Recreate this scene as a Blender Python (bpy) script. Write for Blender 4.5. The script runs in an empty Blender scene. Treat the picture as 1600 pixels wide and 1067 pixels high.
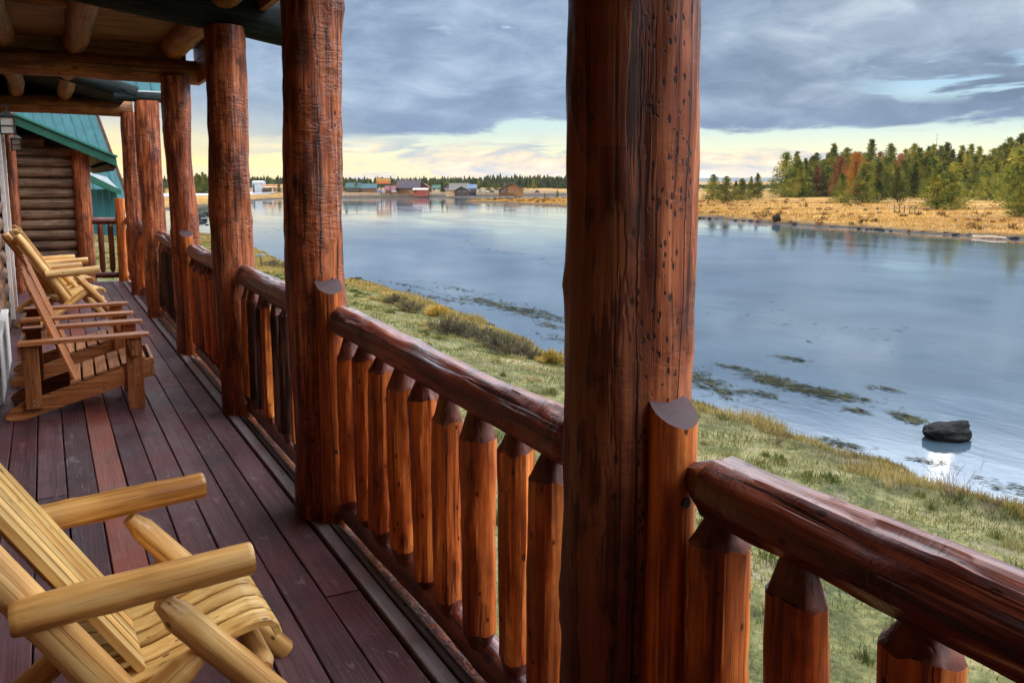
import bpy, bmesh, math, random
import numpy as np
from mathutils import Vector, Matrix, noise, Quaternion
R = math.radians
random.seed(7)
scene = bpy.context.scene
col = scene.collection

# ------------------------------------------------------------------ camera
EYE = Vector((0, 0, 1.57)); FPX = 1300.0
TH = R(7.753); PS = R(29.158)
fw = Vector((math.sin(PS)*math.cos(TH), math.cos(PS)*math.cos(TH), -math.sin(TH)))
rt = Vector((math.cos(PS), -math.sin(PS), 0)); up = rt.cross(fw)
cam = bpy.data.cameras.new('camera'); co = bpy.data.objects.new('camera', cam); col.objects.link(co)
co.location = EYE; co.rotation_euler = (R(90)-TH, 0, -PS)
cam.sensor_width = 36; cam.lens = FPX/1600*36; cam.shift_y = -73/1600
cam.clip_start = .05; cam.clip_end = 9000
scene.camera = co
def ray(px, py): return fw*FPX + rt*(px-800) - up*(py-460)
def at(px, py, z):
    d = ray(px, py); return EYE + d*((z-EYE.z)/d.z)
def atd(px, py, D):                       # point at forward distance D
    return EYE + ray(px, py)*(D/FPX)

# ------------------------------------------------------------------ helpers
def tag(o, label=None, cat=None, group=None, kind=None):
    if label: o['label'] = label
    if cat: o['category'] = cat
    if group: o['group'] = group
    if kind: o['kind'] = kind
    return o
def thing(name, label, cat, loc=(0, 0, 0), rz=0, group=None):
    o = bpy.data.objects.new(name, None); col.objects.link(o)
    o.location = loc; o.rotation_euler = (0, 0, rz); o.empty_display_size = .2
    return tag(o, label, cat, group)
class MB:
    def __init__(s): s.v = []; s.f = []; s.m = []
    def add(s, vs, fs, mi=0):
        b = len(s.v); s.v += [tuple(v) for v in vs]; s.f += [tuple(i+b for i in f) for f in fs]; s.m += [mi]*len(fs)
    def box(s, x0, x1, y0, y1, z0, z1, mi=0, M=None):
        vs = [Vector((x, y, z)) for x in (x0, x1) for y in (y0, y1) for z in (z0, z1)]
        if M: vs = [M @ v for v in vs]
        s.add(vs, [(0, 1, 3, 2), (4, 6, 7, 5), (0, 4, 5, 1), (2, 3, 7, 6), (0, 2, 6, 4), (1, 5, 7, 3)], mi)
    def prism(s, poly, a, b, ax='y', mi=0):     # poly of 2D points extruded along axis ax from a to b
        n = len(poly); vs = []
        for t in (a, b):
            for p, q in poly:
                vs.append((p, t, q) if ax == 'y' else ((t, p, q) if ax == 'x' else (p, q, t)))
        s.add(vs, [tuple(range(n)), tuple(range(2*n-1, n-1, -1))] + [(i, (i+1) % n, (i+1) % n+n, i+n) for i in range(n)], mi)
    def cyl(s, p0, p1, r0, r1=None, n=10, mi=0):
        r1 = r0 if r1 is None else r1
        p0 = Vector(p0); p1 = Vector(p1); d = (p1-p0).normalized()
        a = d.orthogonal().normalized(); b = d.cross(a)
        vs = [p+a*math.cos(2*math.pi*i/n)*r+b*math.sin(2*math.pi*i/n)*r for p, r in ((p0, r0), (p1, r1)) for i in range(n)]
        s.add(vs, [(i, (i+1) % n, (i+1) % n+n, i+n) for i in range(n)] + [tuple(range(n-1, -1, -1)), tuple(range(n, 2*n))], mi)
    def mesh(s, name, mats, smooth=None, bevel=None):
        me = bpy.data.meshes.new(name); me.from_pydata(s.v, [], s.f)
        for m in (mats if isinstance(mats, (list, tuple)) else [mats]):
            if m: me.materials.append(m)
        me.polygons.foreach_set('material_index', s.m)
        bm = bmesh.new(); bm.from_mesh(me)
        bmesh.ops.recalc_face_normals(bm, faces=bm.faces)
        if bevel: bmesh.ops.bevel(bm, geom=bm.edges[:], offset=bevel, segments=2, affect='EDGES', profile=.6)
        bm.to_mesh(me); bm.free()
        if smooth is not None:
            me.shade_smooth(); me.set_sharp_from_angle(angle=R(smooth))
        me.update(); return me
    def build(s, name, mats, parent=None, smooth=None, bevel=None):
        return link(name, s.mesh(name, mats, smooth, bevel), parent)
def link(name, me, parent=None):
    o = bpy.data.objects.new(name, me); col.objects.link(o)
    if parent: o.parent = parent
    return o
def copy_tree(o, parent=None):
    c = o.copy(); col.objects.link(c)
    if parent: c.parent = parent
    for ch in list(o.children): copy_tree(ch, c)
    return c

# ------------------------------------------------------------------ material nodes
class NT:
    def __init__(s, name, kind='mat'):
        if kind == 'mat':
            s.m = bpy.data.materials.new(name); s.m.use_nodes = True; s.t = s.m.node_tree
        s.t.nodes.clear()
    def n(s, typ, **kw):
        nd = s.t.nodes.new(typ)
        for k, v in kw.items(): setattr(nd, k, v)
        return nd
    def l(s, a, b): s.t.links.new(a, b)
    def set(s, sock, v):
        if hasattr(v, 'is_linked') or isinstance(v, bpy.types.NodeSocket): s.l(v, sock)
        else: sock.default_value = v
    def math(s, op, a, b=0., c=0., clamp=False):
        nd = s.n('ShaderNodeMath', operation=op, use_clamp=clamp)
        s.set(nd.inputs[0], a); s.set(nd.inputs[1], b); s.set(nd.inputs[2], c); return nd.outputs[0]
    def vmath(s, op, a, b=(0, 0, 0)):
        nd = s.n('ShaderNodeVectorMath', operation=op); s.set(nd.inputs[0], a)
        if op == 'SCALE': s.set(nd.inputs[3], b)
        else: s.set(nd.inputs[1], b)
        return nd.outputs[1] if op in ('LENGTH', 'DOT_PRODUCT', 'DISTANCE') else nd.outputs[0]
    def noise(s, v, scale, detail=3., rough=.55, dist=0., col=False, dim='3D'):
        nd = s.n('ShaderNodeTexNoise', noise_dimensions=dim)
        if v is not None: s.l(v, nd.inputs['Vector'])
        s.set(nd.inputs['Scale'], scale); nd.inputs['Detail'].default_value = detail
        nd.inputs['Roughness'].default_value = rough; nd.inputs['Distortion'].default_value = dist
        return nd.outputs[1 if col else 0]
    def ramp(s, f, stops, interp='LINEAR'):
        nd = s.n('ShaderNodeValToRGB'); cr = nd.color_ramp; cr.interpolation = interp
        while len(cr.elements) < len(stops): cr.elements.new(.5)
        for e, (p, c) in zip(cr.elements, stops):
            e.position = p; e.color = (c[0], c[1], c[2], 1) if hasattr(c, '__len__') else (c, c, c, 1)
        s.set(nd.inputs[0], f); return nd.outputs[0]
    def maprange(s, v, a, b, c=0., d=1., smooth=True):
        nd = s.n('ShaderNodeMapRange', interpolation_type='SMOOTHSTEP' if smooth else 'LINEAR')
        s.set(nd.inputs[0], v); s.set(nd.inputs[1], a); s.set(nd.inputs[2], b); s.set(nd.inputs[3], c); s.set(nd.inputs[4], d)
        return nd.outputs[0]
    def mix(s, f, a, b, blend='MIX'):
        nd = s.n('ShaderNodeMix', data_type='RGBA', blend_type=blend)
        s.set(nd.inputs[0], f)
        for i, v in ((6, a), (7, b)):
            if isinstance(v, (tuple, list)): v = (v[0], v[1], v[2], 1)
            s.set(nd.inputs[i], v)
        return nd.outputs[2]
    def mapping(s, v, scale, loc=(0, 0, 0), rot=(0, 0, 0)):
        nd = s.n('ShaderNodeMapping'); s.l(v, nd.inputs[0])
        nd.inputs['Scale'].default_value = scale; nd.inputs['Location'].default_value = loc; nd.inputs['Rotation'].default_value = rot
        return nd.outputs[0]
    def bump(s, h, strength=.5, dist=.01, normal=None):
        nd = s.n('ShaderNodeBump'); s.l(h, nd.inputs['Height']); nd.inputs['Strength'].default_value = strength
        nd.inputs['Distance'].default_value = dist
        if normal: s.l(normal, nd.inputs['Normal'])
        return nd.outputs[0]
    def principled(s, color, rough=.6, normal=None, **kw):
        p = s.n('ShaderNodeBsdfPrincipled')
        if isinstance(color, (tuple, list)): p.inputs['Base Color'].default_value = (*color[:3], 1)
        else: s.l(color, p.inputs['Base Color'])
        s.set(p.inputs['Roughness'], rough)
        if normal: s.l(normal, p.inputs['Normal'])
        for k, v in kw.items(): s.set(p.inputs[k.replace('_', ' ')], v)
        o = s.n('ShaderNodeOutputMaterial'); s.l(p.outputs[0], o.inputs[0]); return p
    def coords(s, rnd=True):
        tc = s.n('ShaderNodeTexCoord').outputs['Object']
        if not rnd: return tc, None
        oi = s.n('ShaderNodeObjectInfo').outputs['Random']
        off = s.vmath('SCALE', (37.1, 53.7, 91.3), oi)
        return tc, (s.vmath('ADD', tc, off), oi)

def wood(name, dark, mid, light, axis='Z', rough=.45, coat=.0, crack=.0, hew=.0, worms=False, fine=1., knots=.5, grime=.4, bump=.6, spec=.4, graytop=None, streak=.6, var=.36, nicks=.2):
    """grain along the local axis, knots, drying cracks, worm marks"""
    s = NT(name); tc, (p, rnd) = s.coords()
    sq = {'Z': (1, 1, .05), 'X': (.05, 1, 1), 'Y': (1, .05, 1)}[axis]
    sk = {'Z': (1, 1, .5), 'X': (.5, 1, 1), 'Y': (1, .5, 1)}[axis]
    pg = s.mapping(p, sq); pk = s.mapping(p, sk)
    g1 = s.noise(pg, 70*fine, 4, .65, .3); g2 = s.noise(pg, 30*fine, 4, .65, .7)
    bl = s.noise(pk, 3.2, 4, .6)
    v = s.math('ADD', s.math('MULTIPLY', g1, .25), s.math('ADD', s.math('MULTIPLY', g2, .42), s.math('MULTIPLY', bl, .33)))
    c = s.ramp(v, [(.39, dark), (.49, mid), (.60, light)])
    # knots
    vo = s.n('ShaderNodeTexVoronoi', feature='F1'); s.l(s.mapping(p, tuple(a*1.0 for a in sk)), vo.inputs['Vector']); vo.inputs['Scale'].default_value = 6.5
    kd = s.math('ADD', vo.outputs['Distance'], s.math('MULTIPLY', s.noise(p, 40, 2), .10))
    ksel = s.n('ShaderNodeSeparateColor'); s.l(vo.outputs['Color'], ksel.inputs[0])
    km = s.math('MULTIPLY', s.maprange(kd, .10, .19, 1, 0), s.math('LESS_THAN', ksel.outputs[0], knots))
    c = s.mix(s.math('MULTIPLY', km, .8), c, tuple(x*.35 for x in dark))
    # scattered dark nicks
    vn = s.n('ShaderNodeTexVoronoi', feature='F1'); s.l(s.mapping(p, tuple(.55 if a < 1 else 1 for a in sk)), vn.inputs['Vector']); vn.inputs['Scale'].default_value = 38
    nsel = s.n('ShaderNodeSeparateColor'); s.l(vn.outputs['Color'], nsel.inputs[0])
    nm = s.math('MULTIPLY', s.maprange(s.math('ADD', vn.outputs['Distance'], s.math('MULTIPLY', nsel.outputs[1], .08)), .19, .30, 1, 0), s.math('LESS_THAN', nsel.outputs[0], nicks))
    c = s.mix(s.math('MULTIPLY', nm, .88), c, tuple(x*.22 for x in dark))
    if grime:
        gm = s.maprange(s.noise(pk, 6.5, 5, .7), .49, .60)
        c = s.mix(s.math('MULTIPLY', gm, grime), c, tuple(x*.5 for x in dark))
    st = s.noise(s.mapping(p, tuple(.022 if a < 1 else 1 for a in sq)), 60*fine, 3, .6, .4)
    fade = s.maprange(s.noise(pk, 7, 3), .35, .6)
    sm = s.math('MULTIPLY', s.maprange(st, .555, .63), fade); c = s.mix(s.math('MULTIPLY', sm, streak), c, tuple(x*.45 for x in dark))
    sl = s.math('MULTIPLY', s.maprange(st, .44, .36), s.maprange(s.noise(pk, 6, 3), .42, .62)); c = s.mix(s.math('MULTIPLY', sl, streak*.7), c, tuple(min(.9, x*1.25) for x in light))
    h = s.math('ADD', s.math('MULTIPLY', g1, .35), s.math('MULTIPLY', g2, .65)); h = s.math('SUBTRACT', h, s.math('MULTIPLY', sm, .5))
    h = s.math('SUBTRACT', h, s.math('MULTIPLY', nm, .2)); h = s.math('SUBTRACT', h, s.math('MULTIPLY', km, .6))
    sep = s.n('ShaderNodeSeparateXYZ'); s.l(tc, sep.inputs[0])
    ia, ib, il = {'Z': (0, 1, 2), 'X': (1, 2, 0), 'Y': (0, 2, 1)}[axis]
    if crack:
        ang = s.math('ARCTAN2', sep.outputs[ib], sep.outputs[ia])
        wob = s.math('MULTIPLY', s.math('SUBTRACT', s.noise(s.mapping(p, tuple(1 if a < 1 else .01 for a in sq)), 2.2, 5, .6), .5), .7)
        a2 = s.math('ADD', ang, wob)
        # several cracks round the log, each fading in and out along it
        ph = s.math('FRACT', s.math('ADD', s.math('MULTIPLY', a2, 5/(2*math.pi)), s.math('MULTIPLY', rnd, 7.7)))
        dd = s.math('ABSOLUTE', s.math('SUBTRACT', ph, .5))
        wid = s.maprange(s.noise(s.mapping(p, tuple(1 if a < 1 else .7 for a in sq)), 1.7, 2, .5), .42, .62, 0, .030*crack)
        cm = s.math('MULTIPLY', s.math('LESS_THAN', dd, wid), 1.0)
        c = s.mix(s.math('MULTIPLY', cm, .92), c, tuple(x*.12 for x in dark))
        h = s.math('SUBTRACT', h, s.math('MULTIPLY', cm, 1.5))
    if hew:
        hw = s.noise(s.mapping(p, tuple(3.2 if a < 1 else 1 for a in sq)), 14, 3, .6, .8)
        mk = s.maprange(s.noise(p, 4.5, 2), .42, .6)
        hh = s.math('MULTIPLY', s.maprange(hw, .35, .62), mk)
        h = s.math('ADD', h, s.math('MULTIPLY', hh, hew))
        c = s.mix(s.math('MULTIPLY', s.math('SUBTRACT', 1., hh), s.math('MULTIPLY', mk, .35)), c, tuple(x*.45 for x in dark))
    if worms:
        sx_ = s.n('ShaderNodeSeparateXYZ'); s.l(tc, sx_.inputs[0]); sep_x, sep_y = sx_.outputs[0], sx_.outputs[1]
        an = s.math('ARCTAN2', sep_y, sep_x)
        vw = s.n('ShaderNodeTexVoronoi', feature='F1'); s.l(s.mapping(p, (1, 1, .45)), vw.inputs['Vector']); vw.inputs['Scale'].default_value = 92
        wsel = s.n('ShaderNodeSeparateColor'); s.l(vw.outputs['Color'], wsel.inputs[0])
        band = s.maprange(s.math('ADD', s.math('COSINE', s.math('ADD', an, 1.12)), s.math('MULTIPLY', s.noise(s.mapping(p, (1, 1, .45)), 7, 3), .42)), 1.13, 1.19)
        wd = s.math('ADD', vw.outputs['Distance'], s.math('MULTIPLY', s.math('SUBTRACT', s.noise(p, 200, 2), .5), .5))
        wm = s.math('MULTIPLY', s.math('MULTIPLY', s.maprange(wd, .26, .36, 1, 0), s.math('LESS_THAN', wsel.outputs[0], .62)), band)
        c = s.mix(s.math('MULTIPLY', wm, .92), c, tuple(x*.12 for x in dark)); h = s.math('SUBTRACT', h, s.math('MULTIPLY', wm, .8))
        # three long drying checks running the height of the post
        for a0, amp_, wd_ in ((-1.58, .22, .017), (-.80, .18, .010), (-2.42, .25, .013)):
            wob = s.math('MULTIPLY', s.math('SUBTRACT', s.noise(s.mapping(p, (.01, .01, 1)), 1.6+a0*.2, 7, .68), .5), amp_*2)
            cd = s.math('ABSOLUTE', s.math('SUBTRACT', s.math('ADD', an, wob), a0))
            cw = s.maprange(s.noise(s.mapping(p, (.01, .01, 1)), 3.1-a0, 3), .36, .6, wd_*.15, wd_)
            cm = s.maprange(cd, cw, s.math('ADD', cw, .012), 1, 0)
            c = s.mix(s.math('MULTIPLY', cm, .92), c, tuple(x*.1 for x in dark)); h = s.math('SUBTRACT', h, s.math('MULTIPLY', cm, 1.5))
        # peeled patch with paler sapwood, ragged edge
        pe = s.maprange(s.noise(s.mapping(p, (1, 1, .22)), 4.2, 5, .62), .485, .515)
        c = s.mix(s.math('MULTIPLY', pe, .6), c, tuple(min(.9, x*1.1) for x in light))
        # darker tone over one side of the log, with a ragged edge
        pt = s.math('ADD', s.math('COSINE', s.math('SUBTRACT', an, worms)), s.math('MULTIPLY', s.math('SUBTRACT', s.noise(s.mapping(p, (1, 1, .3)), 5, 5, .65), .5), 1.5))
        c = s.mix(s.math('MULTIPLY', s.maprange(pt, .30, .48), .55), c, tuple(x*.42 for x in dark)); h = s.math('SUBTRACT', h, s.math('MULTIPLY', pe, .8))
    if graytop:
        gw = s.math('MULTIPLY', s.maprange(s.noise(pg, 22, 4, .7), .46, .60), s.maprange(s.noise(pk, 4, 3), .38, .6))
        ge = s.n('ShaderNodeNewGeometry').outputs['Normal']; gs = s.n('ShaderNodeSeparateXYZ'); s.l(ge, gs.inputs[0])
        gw = s.math('MULTIPLY', gw, s.maprange(gs.outputs[2], .55, .9))
        c = s.mix(s.math('MULTIPLY', gw, .8), c, graytop)
    hs = s.hue = None
    vv = s.math('ADD', 1-var/2, s.math('MULTIPLY', rnd, var))
    c = s.mix(1., c, s.n('ShaderNodeCombineColor').outputs[0], 'MULTIPLY') if False else s.vmath('SCALE', c, vv)
    b = s.bump(h, bump, .006)
    s.principled(c, s.math('ADD', rough-.1, s.math('MULTIPLY', g2, .2)), b, Coat_Weight=coat, Coat_Roughness=.3, Specular_IOR_Level=spec)
    return s.m

def plain(name, c1, c2, rough=.6, scale=6., bump=.2, stretch=(1, 1, 1), metallic=0., rnd=.0, detail=5, spec=.4):
    s = NT(name); tc, (p, r) = s.coords()
    n = s.noise(s.mapping(p, stretch), scale, detail, .6)
    c = s.ramp(n, [(.32, c1), (.68, c2)])
    if rnd: c = s.vmath('SCALE', c, s.math('ADD', 1-rnd, s.math('MULTIPLY', r, 2*rnd)))
    s.principled(c, rough, s.bump(n, bump, .02), Metallic=metallic, Specular_IOR_Level=spec)
    return s.m
def end_grain(name, c1, c2, rough=.6):
    s = NT(name); tc, (p, r) = s.coords()
    sep = s.n('ShaderNodeSeparateXYZ'); s.l(tc, sep.inputs[0])
    d = s.math('SQRT', s.math('ADD', s.math('POWER', sep.outputs[0], 2.), s.math('POWER', sep.outputs[1], 2.)))
    w = s.math('SINE', s.math('ADD', s.math('MULTIPLY', d, 1400.), s.math('MULTIPLY', s.noise(p, 12, 3), 9.)))
    c = s.mix(s.math('ADD', s.math('MULTIPLY', w, .05), s.math('MULTIPLY', s.noise(p, 30, 5, .7), .95)), c1, c2)
    s.principled(c, rough, s.bump(s.noise(p, 60, 4), .3, .003)); return s.m

STAIN = dict(dark=(.060, .011, .005), mid=(.27, .060, .017), light=(.52, .165, .058), streak=.85)
W = {}
W['post'] = wood('red stained log', rough=.46, coat=.08, spec=.3, grime=.6, knots=.7, crack=1.0, hew=1.2, **STAIN)
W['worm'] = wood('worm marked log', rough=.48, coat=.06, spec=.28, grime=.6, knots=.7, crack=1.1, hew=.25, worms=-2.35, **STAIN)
W['rail'] = wood('rail log', (.030, .006, .005), (.135, .025, .013), (.29, .068, .028), rough=.40, coat=.22, spec=.3, streak=.8, crack=1.3, grime=.6, hew=.5, graytop=(.27, .25, .27))
W['bal'] = wood('baluster log', (.13, .022, .006), (.45, .100, .019), (.72, .23, .045), rough=.48, coat=.06, spec=.28, crack=.9, grime=.38, streak=.75, var=.5, knots=.8)
W['baldark'] = wood('dark baluster log', (.012, .006, .005), (.045, .015, .010), (.12, .04, .02), rough=.6, spec=.2, crack=.6)
W['tip'] = wood('dark chamfered end', (.045, .011, .008), (.14, .034, .019), (.27, .08, .042), rough=.5, fine=.7)
W['beam'] = wood('honey brown ceiling log', (.09, .030, .007), (.27, .10, .024), (.42, .18, .05), rough=.5, crack=.7, grime=.5)
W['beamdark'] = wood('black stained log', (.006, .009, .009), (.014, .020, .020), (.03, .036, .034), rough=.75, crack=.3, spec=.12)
W['board'] = wood('ceiling board', (.07, .028, .008), (.19, .08, .022), (.30, .14, .042), axis='X', rough=.6, knots=.3)
W['wall'] = wood('weathered wall log', (.045, .022, .012), (.15, .078, .04), (.30, .17, .095), axis='X', rough=.65, crack=.5, grime=.5)
W['wallY'] = wood('wall log', (.06, .024, .010), (.18, .078, .03), (.30, .15, .07), axis='Y', rough=.6, crack=.5, grime=.4)
W['pine'] = wood('varnished yellow pine log', (.33, .13, .026), (.62, .315, .085), (.78, .50, .19), rough=.42, coat=.12, streak=.45, nicks=.07, fine=.7, knots=.25, grime=.12, crack=.5, bump=.25)
W['pineslat'] = wood('yellow pine slat', (.36, .17, .04), (.64, .37, .105), (.80, .54, .21), axis='X', rough=.42, coat=.12, fine=.8, knots=.2, grime=.08, bump=.25)
W['pineend'] = end_grain('pine end grain', (.50, .27, .09), (.75, .50, .22))
W['cedar'] = wood('brown cedar board', (.16, .046, .014), (.38, .125, .036), (.54, .22, .08), axis='X', rough=.45, coat=.08, knots=.2, grime=.12, bump=.3)
W['cedarY'] = wood('cedar slat', (.19, .065, .024), (.40, .155, .055), (.58, .28, .11), axis='Y', rough=.45, coat=.08, knots=.2, grime=.12, bump=.3)
W['cedarZ'] = wood('cedar upright', (.16, .046, .014), (.38, .125, .036), (.54, .22, .08), axis='Z', rough=.45, coat=.08, knots=.2, grime=.12, bump=.3)
W['endred'] = end_grain('stained end grain', (.022, .011, .012), (.095, .045, .045), .8)
W['metal_black'] = plain('black iron', (.012, .012, .012), (.03, .03, .03), .5, 20, .1)

def deck_mat(name, dark, mid, light, worn):
    s = NT(name); tc, (p, rnd) = s.coords()
    pg = s.mapping(p, (1, .03, 1)); g = s.noise(pg, 90, 4, .65); g2 = s.noise(pg, 22, 3, .6)
    bl = s.noise(s.mapping(p, (1, .35, 1)), 5, 5, .65)
    at_ = s.n('ShaderNodeAttribute', attribute_name='plank').outputs['Fac']
    v = s.math('ADD', s.math('MULTIPLY', g, .35), s.math('ADD', s.math('MULTIPLY', g2, .25), s.math('MULTIPLY', bl, .4)))
    v = s.math('ADD', v, s.math('MULTIPLY', s.math('SUBTRACT', at_, .5), .16))
    c = s.ramp(v, [(.33, dark), (.5, mid), (.66, light)])
    sc = s.maprange(s.noise(s.mapping(p, (1, .5, 1), rot=(0, 0, .3)), 13, 6, .75, .6), .565, .64)
    sc2 = s.maprange(s.noise(s.mapping(p, (1, .12, 1)), 26, 5, .75, .3), .60, .68)
    wv = s.math('MAXIMUM', s.math('MULTIPLY', sc, .45), s.math('MULTIPLY', sc2, .5))
    wv = s.math('MULTIPLY', wv, s.maprange(s.noise(p, 1.9, 3), .42, .6, .15, 1.))
    c = s.mix(wv, c, worn)
    red = s.maprange(s.noise(p, 1.7, 3), .45, .65); c = s.mix(s.math('MULTIPLY', red, .45), c, (mid[0]*1.5, mid[1]*.75, mid[2]*.75))
    dk = s.maprange(s.noise(p, 2.6, 4), .55, .75); c = s.mix(s.math('MULTIPLY', dk, .6), c, tuple(x*.6 for x in dark))
    # nail heads
    vn = s.n('ShaderNodeTexVoronoi', feature='F1'); s.l(s.mapping(p, (1, .45, 1)), vn.inputs['Vector']); vn.inputs['Scale'].default_value = 15
    ns = s.n('ShaderNodeSeparateColor'); s.l(vn.outputs['Color'], ns.inputs[0])
    nm = s.math('MULTIPLY', s.math('LESS_THAN', vn.outputs['Distance'], .085), s.math('LESS_THAN', ns.outputs[0], .25))
    c = s.mix(nm, c, tuple(x*.25 for x in dark))
    h = s.math('SUBTRACT', s.math('ADD', g, s.math('MULTIPLY', bl, .6)), s.math('MULTIPLY', wv, .6))
    s.principled(c, s.maprange(bl, .3, .7, .42, .72), s.bump(h, .55, .004), Specular_IOR_Level=.4)
    return s.m
W['deck'] = deck_mat('worn purple brown deck', (.024, .010, .012), (.080, .030, .034), (.145, .063, .066), (.34, .27, .27))
W['deckred'] = deck_mat('newer red deck board', (.13, .036, .024), (.21, .062, .04), (.27, .09, .06), (.32, .18, .14))
W['deckpale'] = deck_mat('pale sky lit edge board', (.09, .07, .072), (.19, .155, .155), (.28, .24, .24), (.38, .35, .36))  # paler bluish tone imitates sky light caught by the edge boards

# ------------------------------------------------------------------ log builder (axis = local Z)
def log_mesh(name, L, r0, r1, mats, seg=28, step=.03, amp=.004, bend=.008, seed=0, tip0=None, tip1=None, slope1=None, slope0=None, flat=0., caps=(0, 0), tipmat=None, knots=3, ecc=1.):
    rnd = random.Random(seed); so = Vector((rnd.uniform(0, 99), rnd.uniform(0, 99), rnd.uniform(0, 99)))
    n = max(3, int(L/step)); zs = [L*i/n for i in range(n+1)]
    extra = []
    if tip0: extra += [tip0[0], tip0[0]+.002]
    if tip1: extra += [L-tip1[0], L-tip1[0]-.002]
    zs = sorted(set(zs+extra)); kn = [(rnd.uniform(0, 6.28), rnd.uniform(.05, .95)*L, rnd.uniform(.018, .04), rnd.uniform(.004, .009)*min(1., r0/.10)) for _ in range(knots)]
    phase = rnd.uniform(0, 6.28)
    mb = MB(); rows = []; vs = []
    for z in zs:
        t = z/L; rr = r0+(r1-r0)*t
        bx = noise.noise(so+Vector((0, 0, z*.9)))*bend; by = noise.noise(so+Vector((7, 3, z*.9)))*bend
        tf = 1.
        if tip0 and z < tip0[0]: tf = min(tf, (tip0[1]+(rr-tip0[1])*z/tip0[0])/rr)
        if tip1 and z > L-tip1[0]: tf = min(tf, (tip1[1]+(rr-tip1[1])*(L-z)/tip1[0])/rr)
        for i in range(seg):
            a = 2*math.pi*i/seg; ca, sa = math.cos(a), math.sin(a)
            tz_ = .016*noise.noise(so+Vector((ca*1.5, sa*1.5, 9)))+.006*noise.noise(so+Vector((ca*4, sa*4, 5))) if tipmat else 0.
            d = noise.noise(so+Vector((ca*1.3, sa*1.3, z*1.6)))*amp*1.3+noise.noise(so+Vector((ca*3.5, sa*3.5, z*5)))*amp*.55+noise.noise(so+Vector((ca*6, sa*6, z*14)))*amp*.22
            if flat: d -= flat*max(0, math.cos(3*(a+phase+.4*noise.noise(so+Vector((z*2, 0, 0)))))-.6)
            for ka, kz, ks, kh in kn:
                da = (a-ka+math.pi) % (2*math.pi)-math.pi; q = ((da*rr)**2+(z-kz)**2)/(ks*ks)
                if q < 6: d += kh*math.exp(-q)
            r = (rr+d)*tf
            if tf < .999:                                    # axe facets on the cut ends
                fa = math.cos(((a+phase) % (math.pi/4))-math.pi/8); r = r*(.15+.85*math.cos(math.pi/8)/fa)
            x = ca*r*ecc+bx; y = sa*r+by; zz = z
            if tip0 and abs(z-tip0[0]) < .004: zz += tz_
            if tip1 and abs(z-(L-tip1[0])) < .004: zz += tz_
            if slope1 and z == zs[-1]: zz += slope1[0]*x+slope1[1]*y
            elif slope1 and z > L-.15: zz = z+ (slope1[0]*x+slope1[1]*y)*(z-(L-.15))/.15
            if slope0 and z < .15: zz += (slope0[0]*x+slope0[1]*y)*(1-z/.15)
            vs.append((x, y, zz))
    N = len(zs); fs = []; ms = []
    for k in range(N-1):
        tm = tipmat is not None and ((tip0 and zs[k+1] <= tip0[0]+1e-6) or (tip1 and zs[k] >= L-tip1[0]-1e-6))
        for i in range(seg):
            j = (i+1) % seg; fs.append((k*seg+i, k*seg+j, (k+1)*seg+j, (k+1)*seg+i)); ms.append(tipmat if tm else 0)
    fs.append(tuple(range(seg-1, -1, -1))); ms.append(caps[0]); fs.append(tuple((N-1)*seg+i for i in range(seg))); ms.append(caps[1])
    me = bpy.data.meshes.new(name); me.from_pydata(vs, [], fs)
    for m in (mats if isinstance(mats, (list, tuple)) else [mats]): me.materials.append(m)
    me.polygons.foreach_set('material_index', ms)
    me.shade_smooth(); me.set_sharp_from_angle(angle=R(38)); me.update(); return me
def along(o, p0, p1, roll=0.):
    d = Vector(p1)-Vector(p0); q = (Quaternion() if math.hypot(d.x, d.y) < .06*d.z else d.to_track_quat('Z', 'Y')) @ Quaternion((0, 0, 1), roll)
    o.rotation_mode = 'QUATERNION'; o.rotation_quaternion = q; o.location = p0; return o
def log(name, p0, p1, r0, r1, mats, parent=None, roll=0., **kw):
    L = (Vector(p1)-Vector(p0)).length
    return along(link(name, log_mesh(name, L, r0, r1, mats, **kw), parent), p0, p1, roll)

# ------------------------------------------------------------------ ground and water
WZ = -3.4
S = [(13, -500), (12.6, 0), (12.5, 6.7), (12.2, 13.5), (12.4, 19.5), (13.1, 25.3), (13.2, 33), (12.9, 38.9), (11.6, 44), (11.7, 47.7), (12.1, 51.8), (12.9, 59.3), (12.9, 69.7), (12.8, 76.8), (12, 81.2)]
Lb = [(2, 92), (-8, 110), (-6, 135), (10, 152), (24.4, 165), (31.3, 185.4), (48, 223), (64, 250)]
Fb = [(93, 249), (154, 256), (186, 262)]
Rb = [(206, 258), (196, 238), (170, 218), (125, 203), (93, 193), (91.3, 188), (90.9, 141.7), (85, 112), (78.2, 87.8), (75.5, 68), (74.2, 54), (73.4, 41), (73, 0), (74, -500)]
poly = S+Lb+Fb+Rb
types = [0]*(len(S)-1)+[1]*len(Lb)+[2]*len(Fb)+[3]*len(Rb)
PV = np.array(poly, float); A = PV; B = np.roll(PV, -1, axis=0)
types = np.array((types+[3]*len(poly))[:len(poly)])
def shore(X, Y):
    """signed distance to the river edge (positive on land) and the type of the nearest bank"""
    best = np.full(X.shape, 1e9); bt = np.zeros(X.shape, int); ins = np.zeros(X.shape, bool)
    for i in range(len(A)):
        ax, ay = A[i]; bx, by = B[i]; dx, dy = bx-ax, by-ay; l2 = dx*dx+dy*dy
        t = np.clip(((X-ax)*dx+(Y-ay)*dy)/l2, 0, 1); d = np.hypot(X-ax-t*dx, Y-ay-t*dy)
        m = d < best; best[m] = d[m]; bt[m] = types[i]
        c = ((ay > Y) != (by > Y)) & (X < (bx-ax)*(Y-ay)/(by-ay+1e-12)+ax); ins ^= c
    return np.where(ins, -best, best), bt
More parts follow.
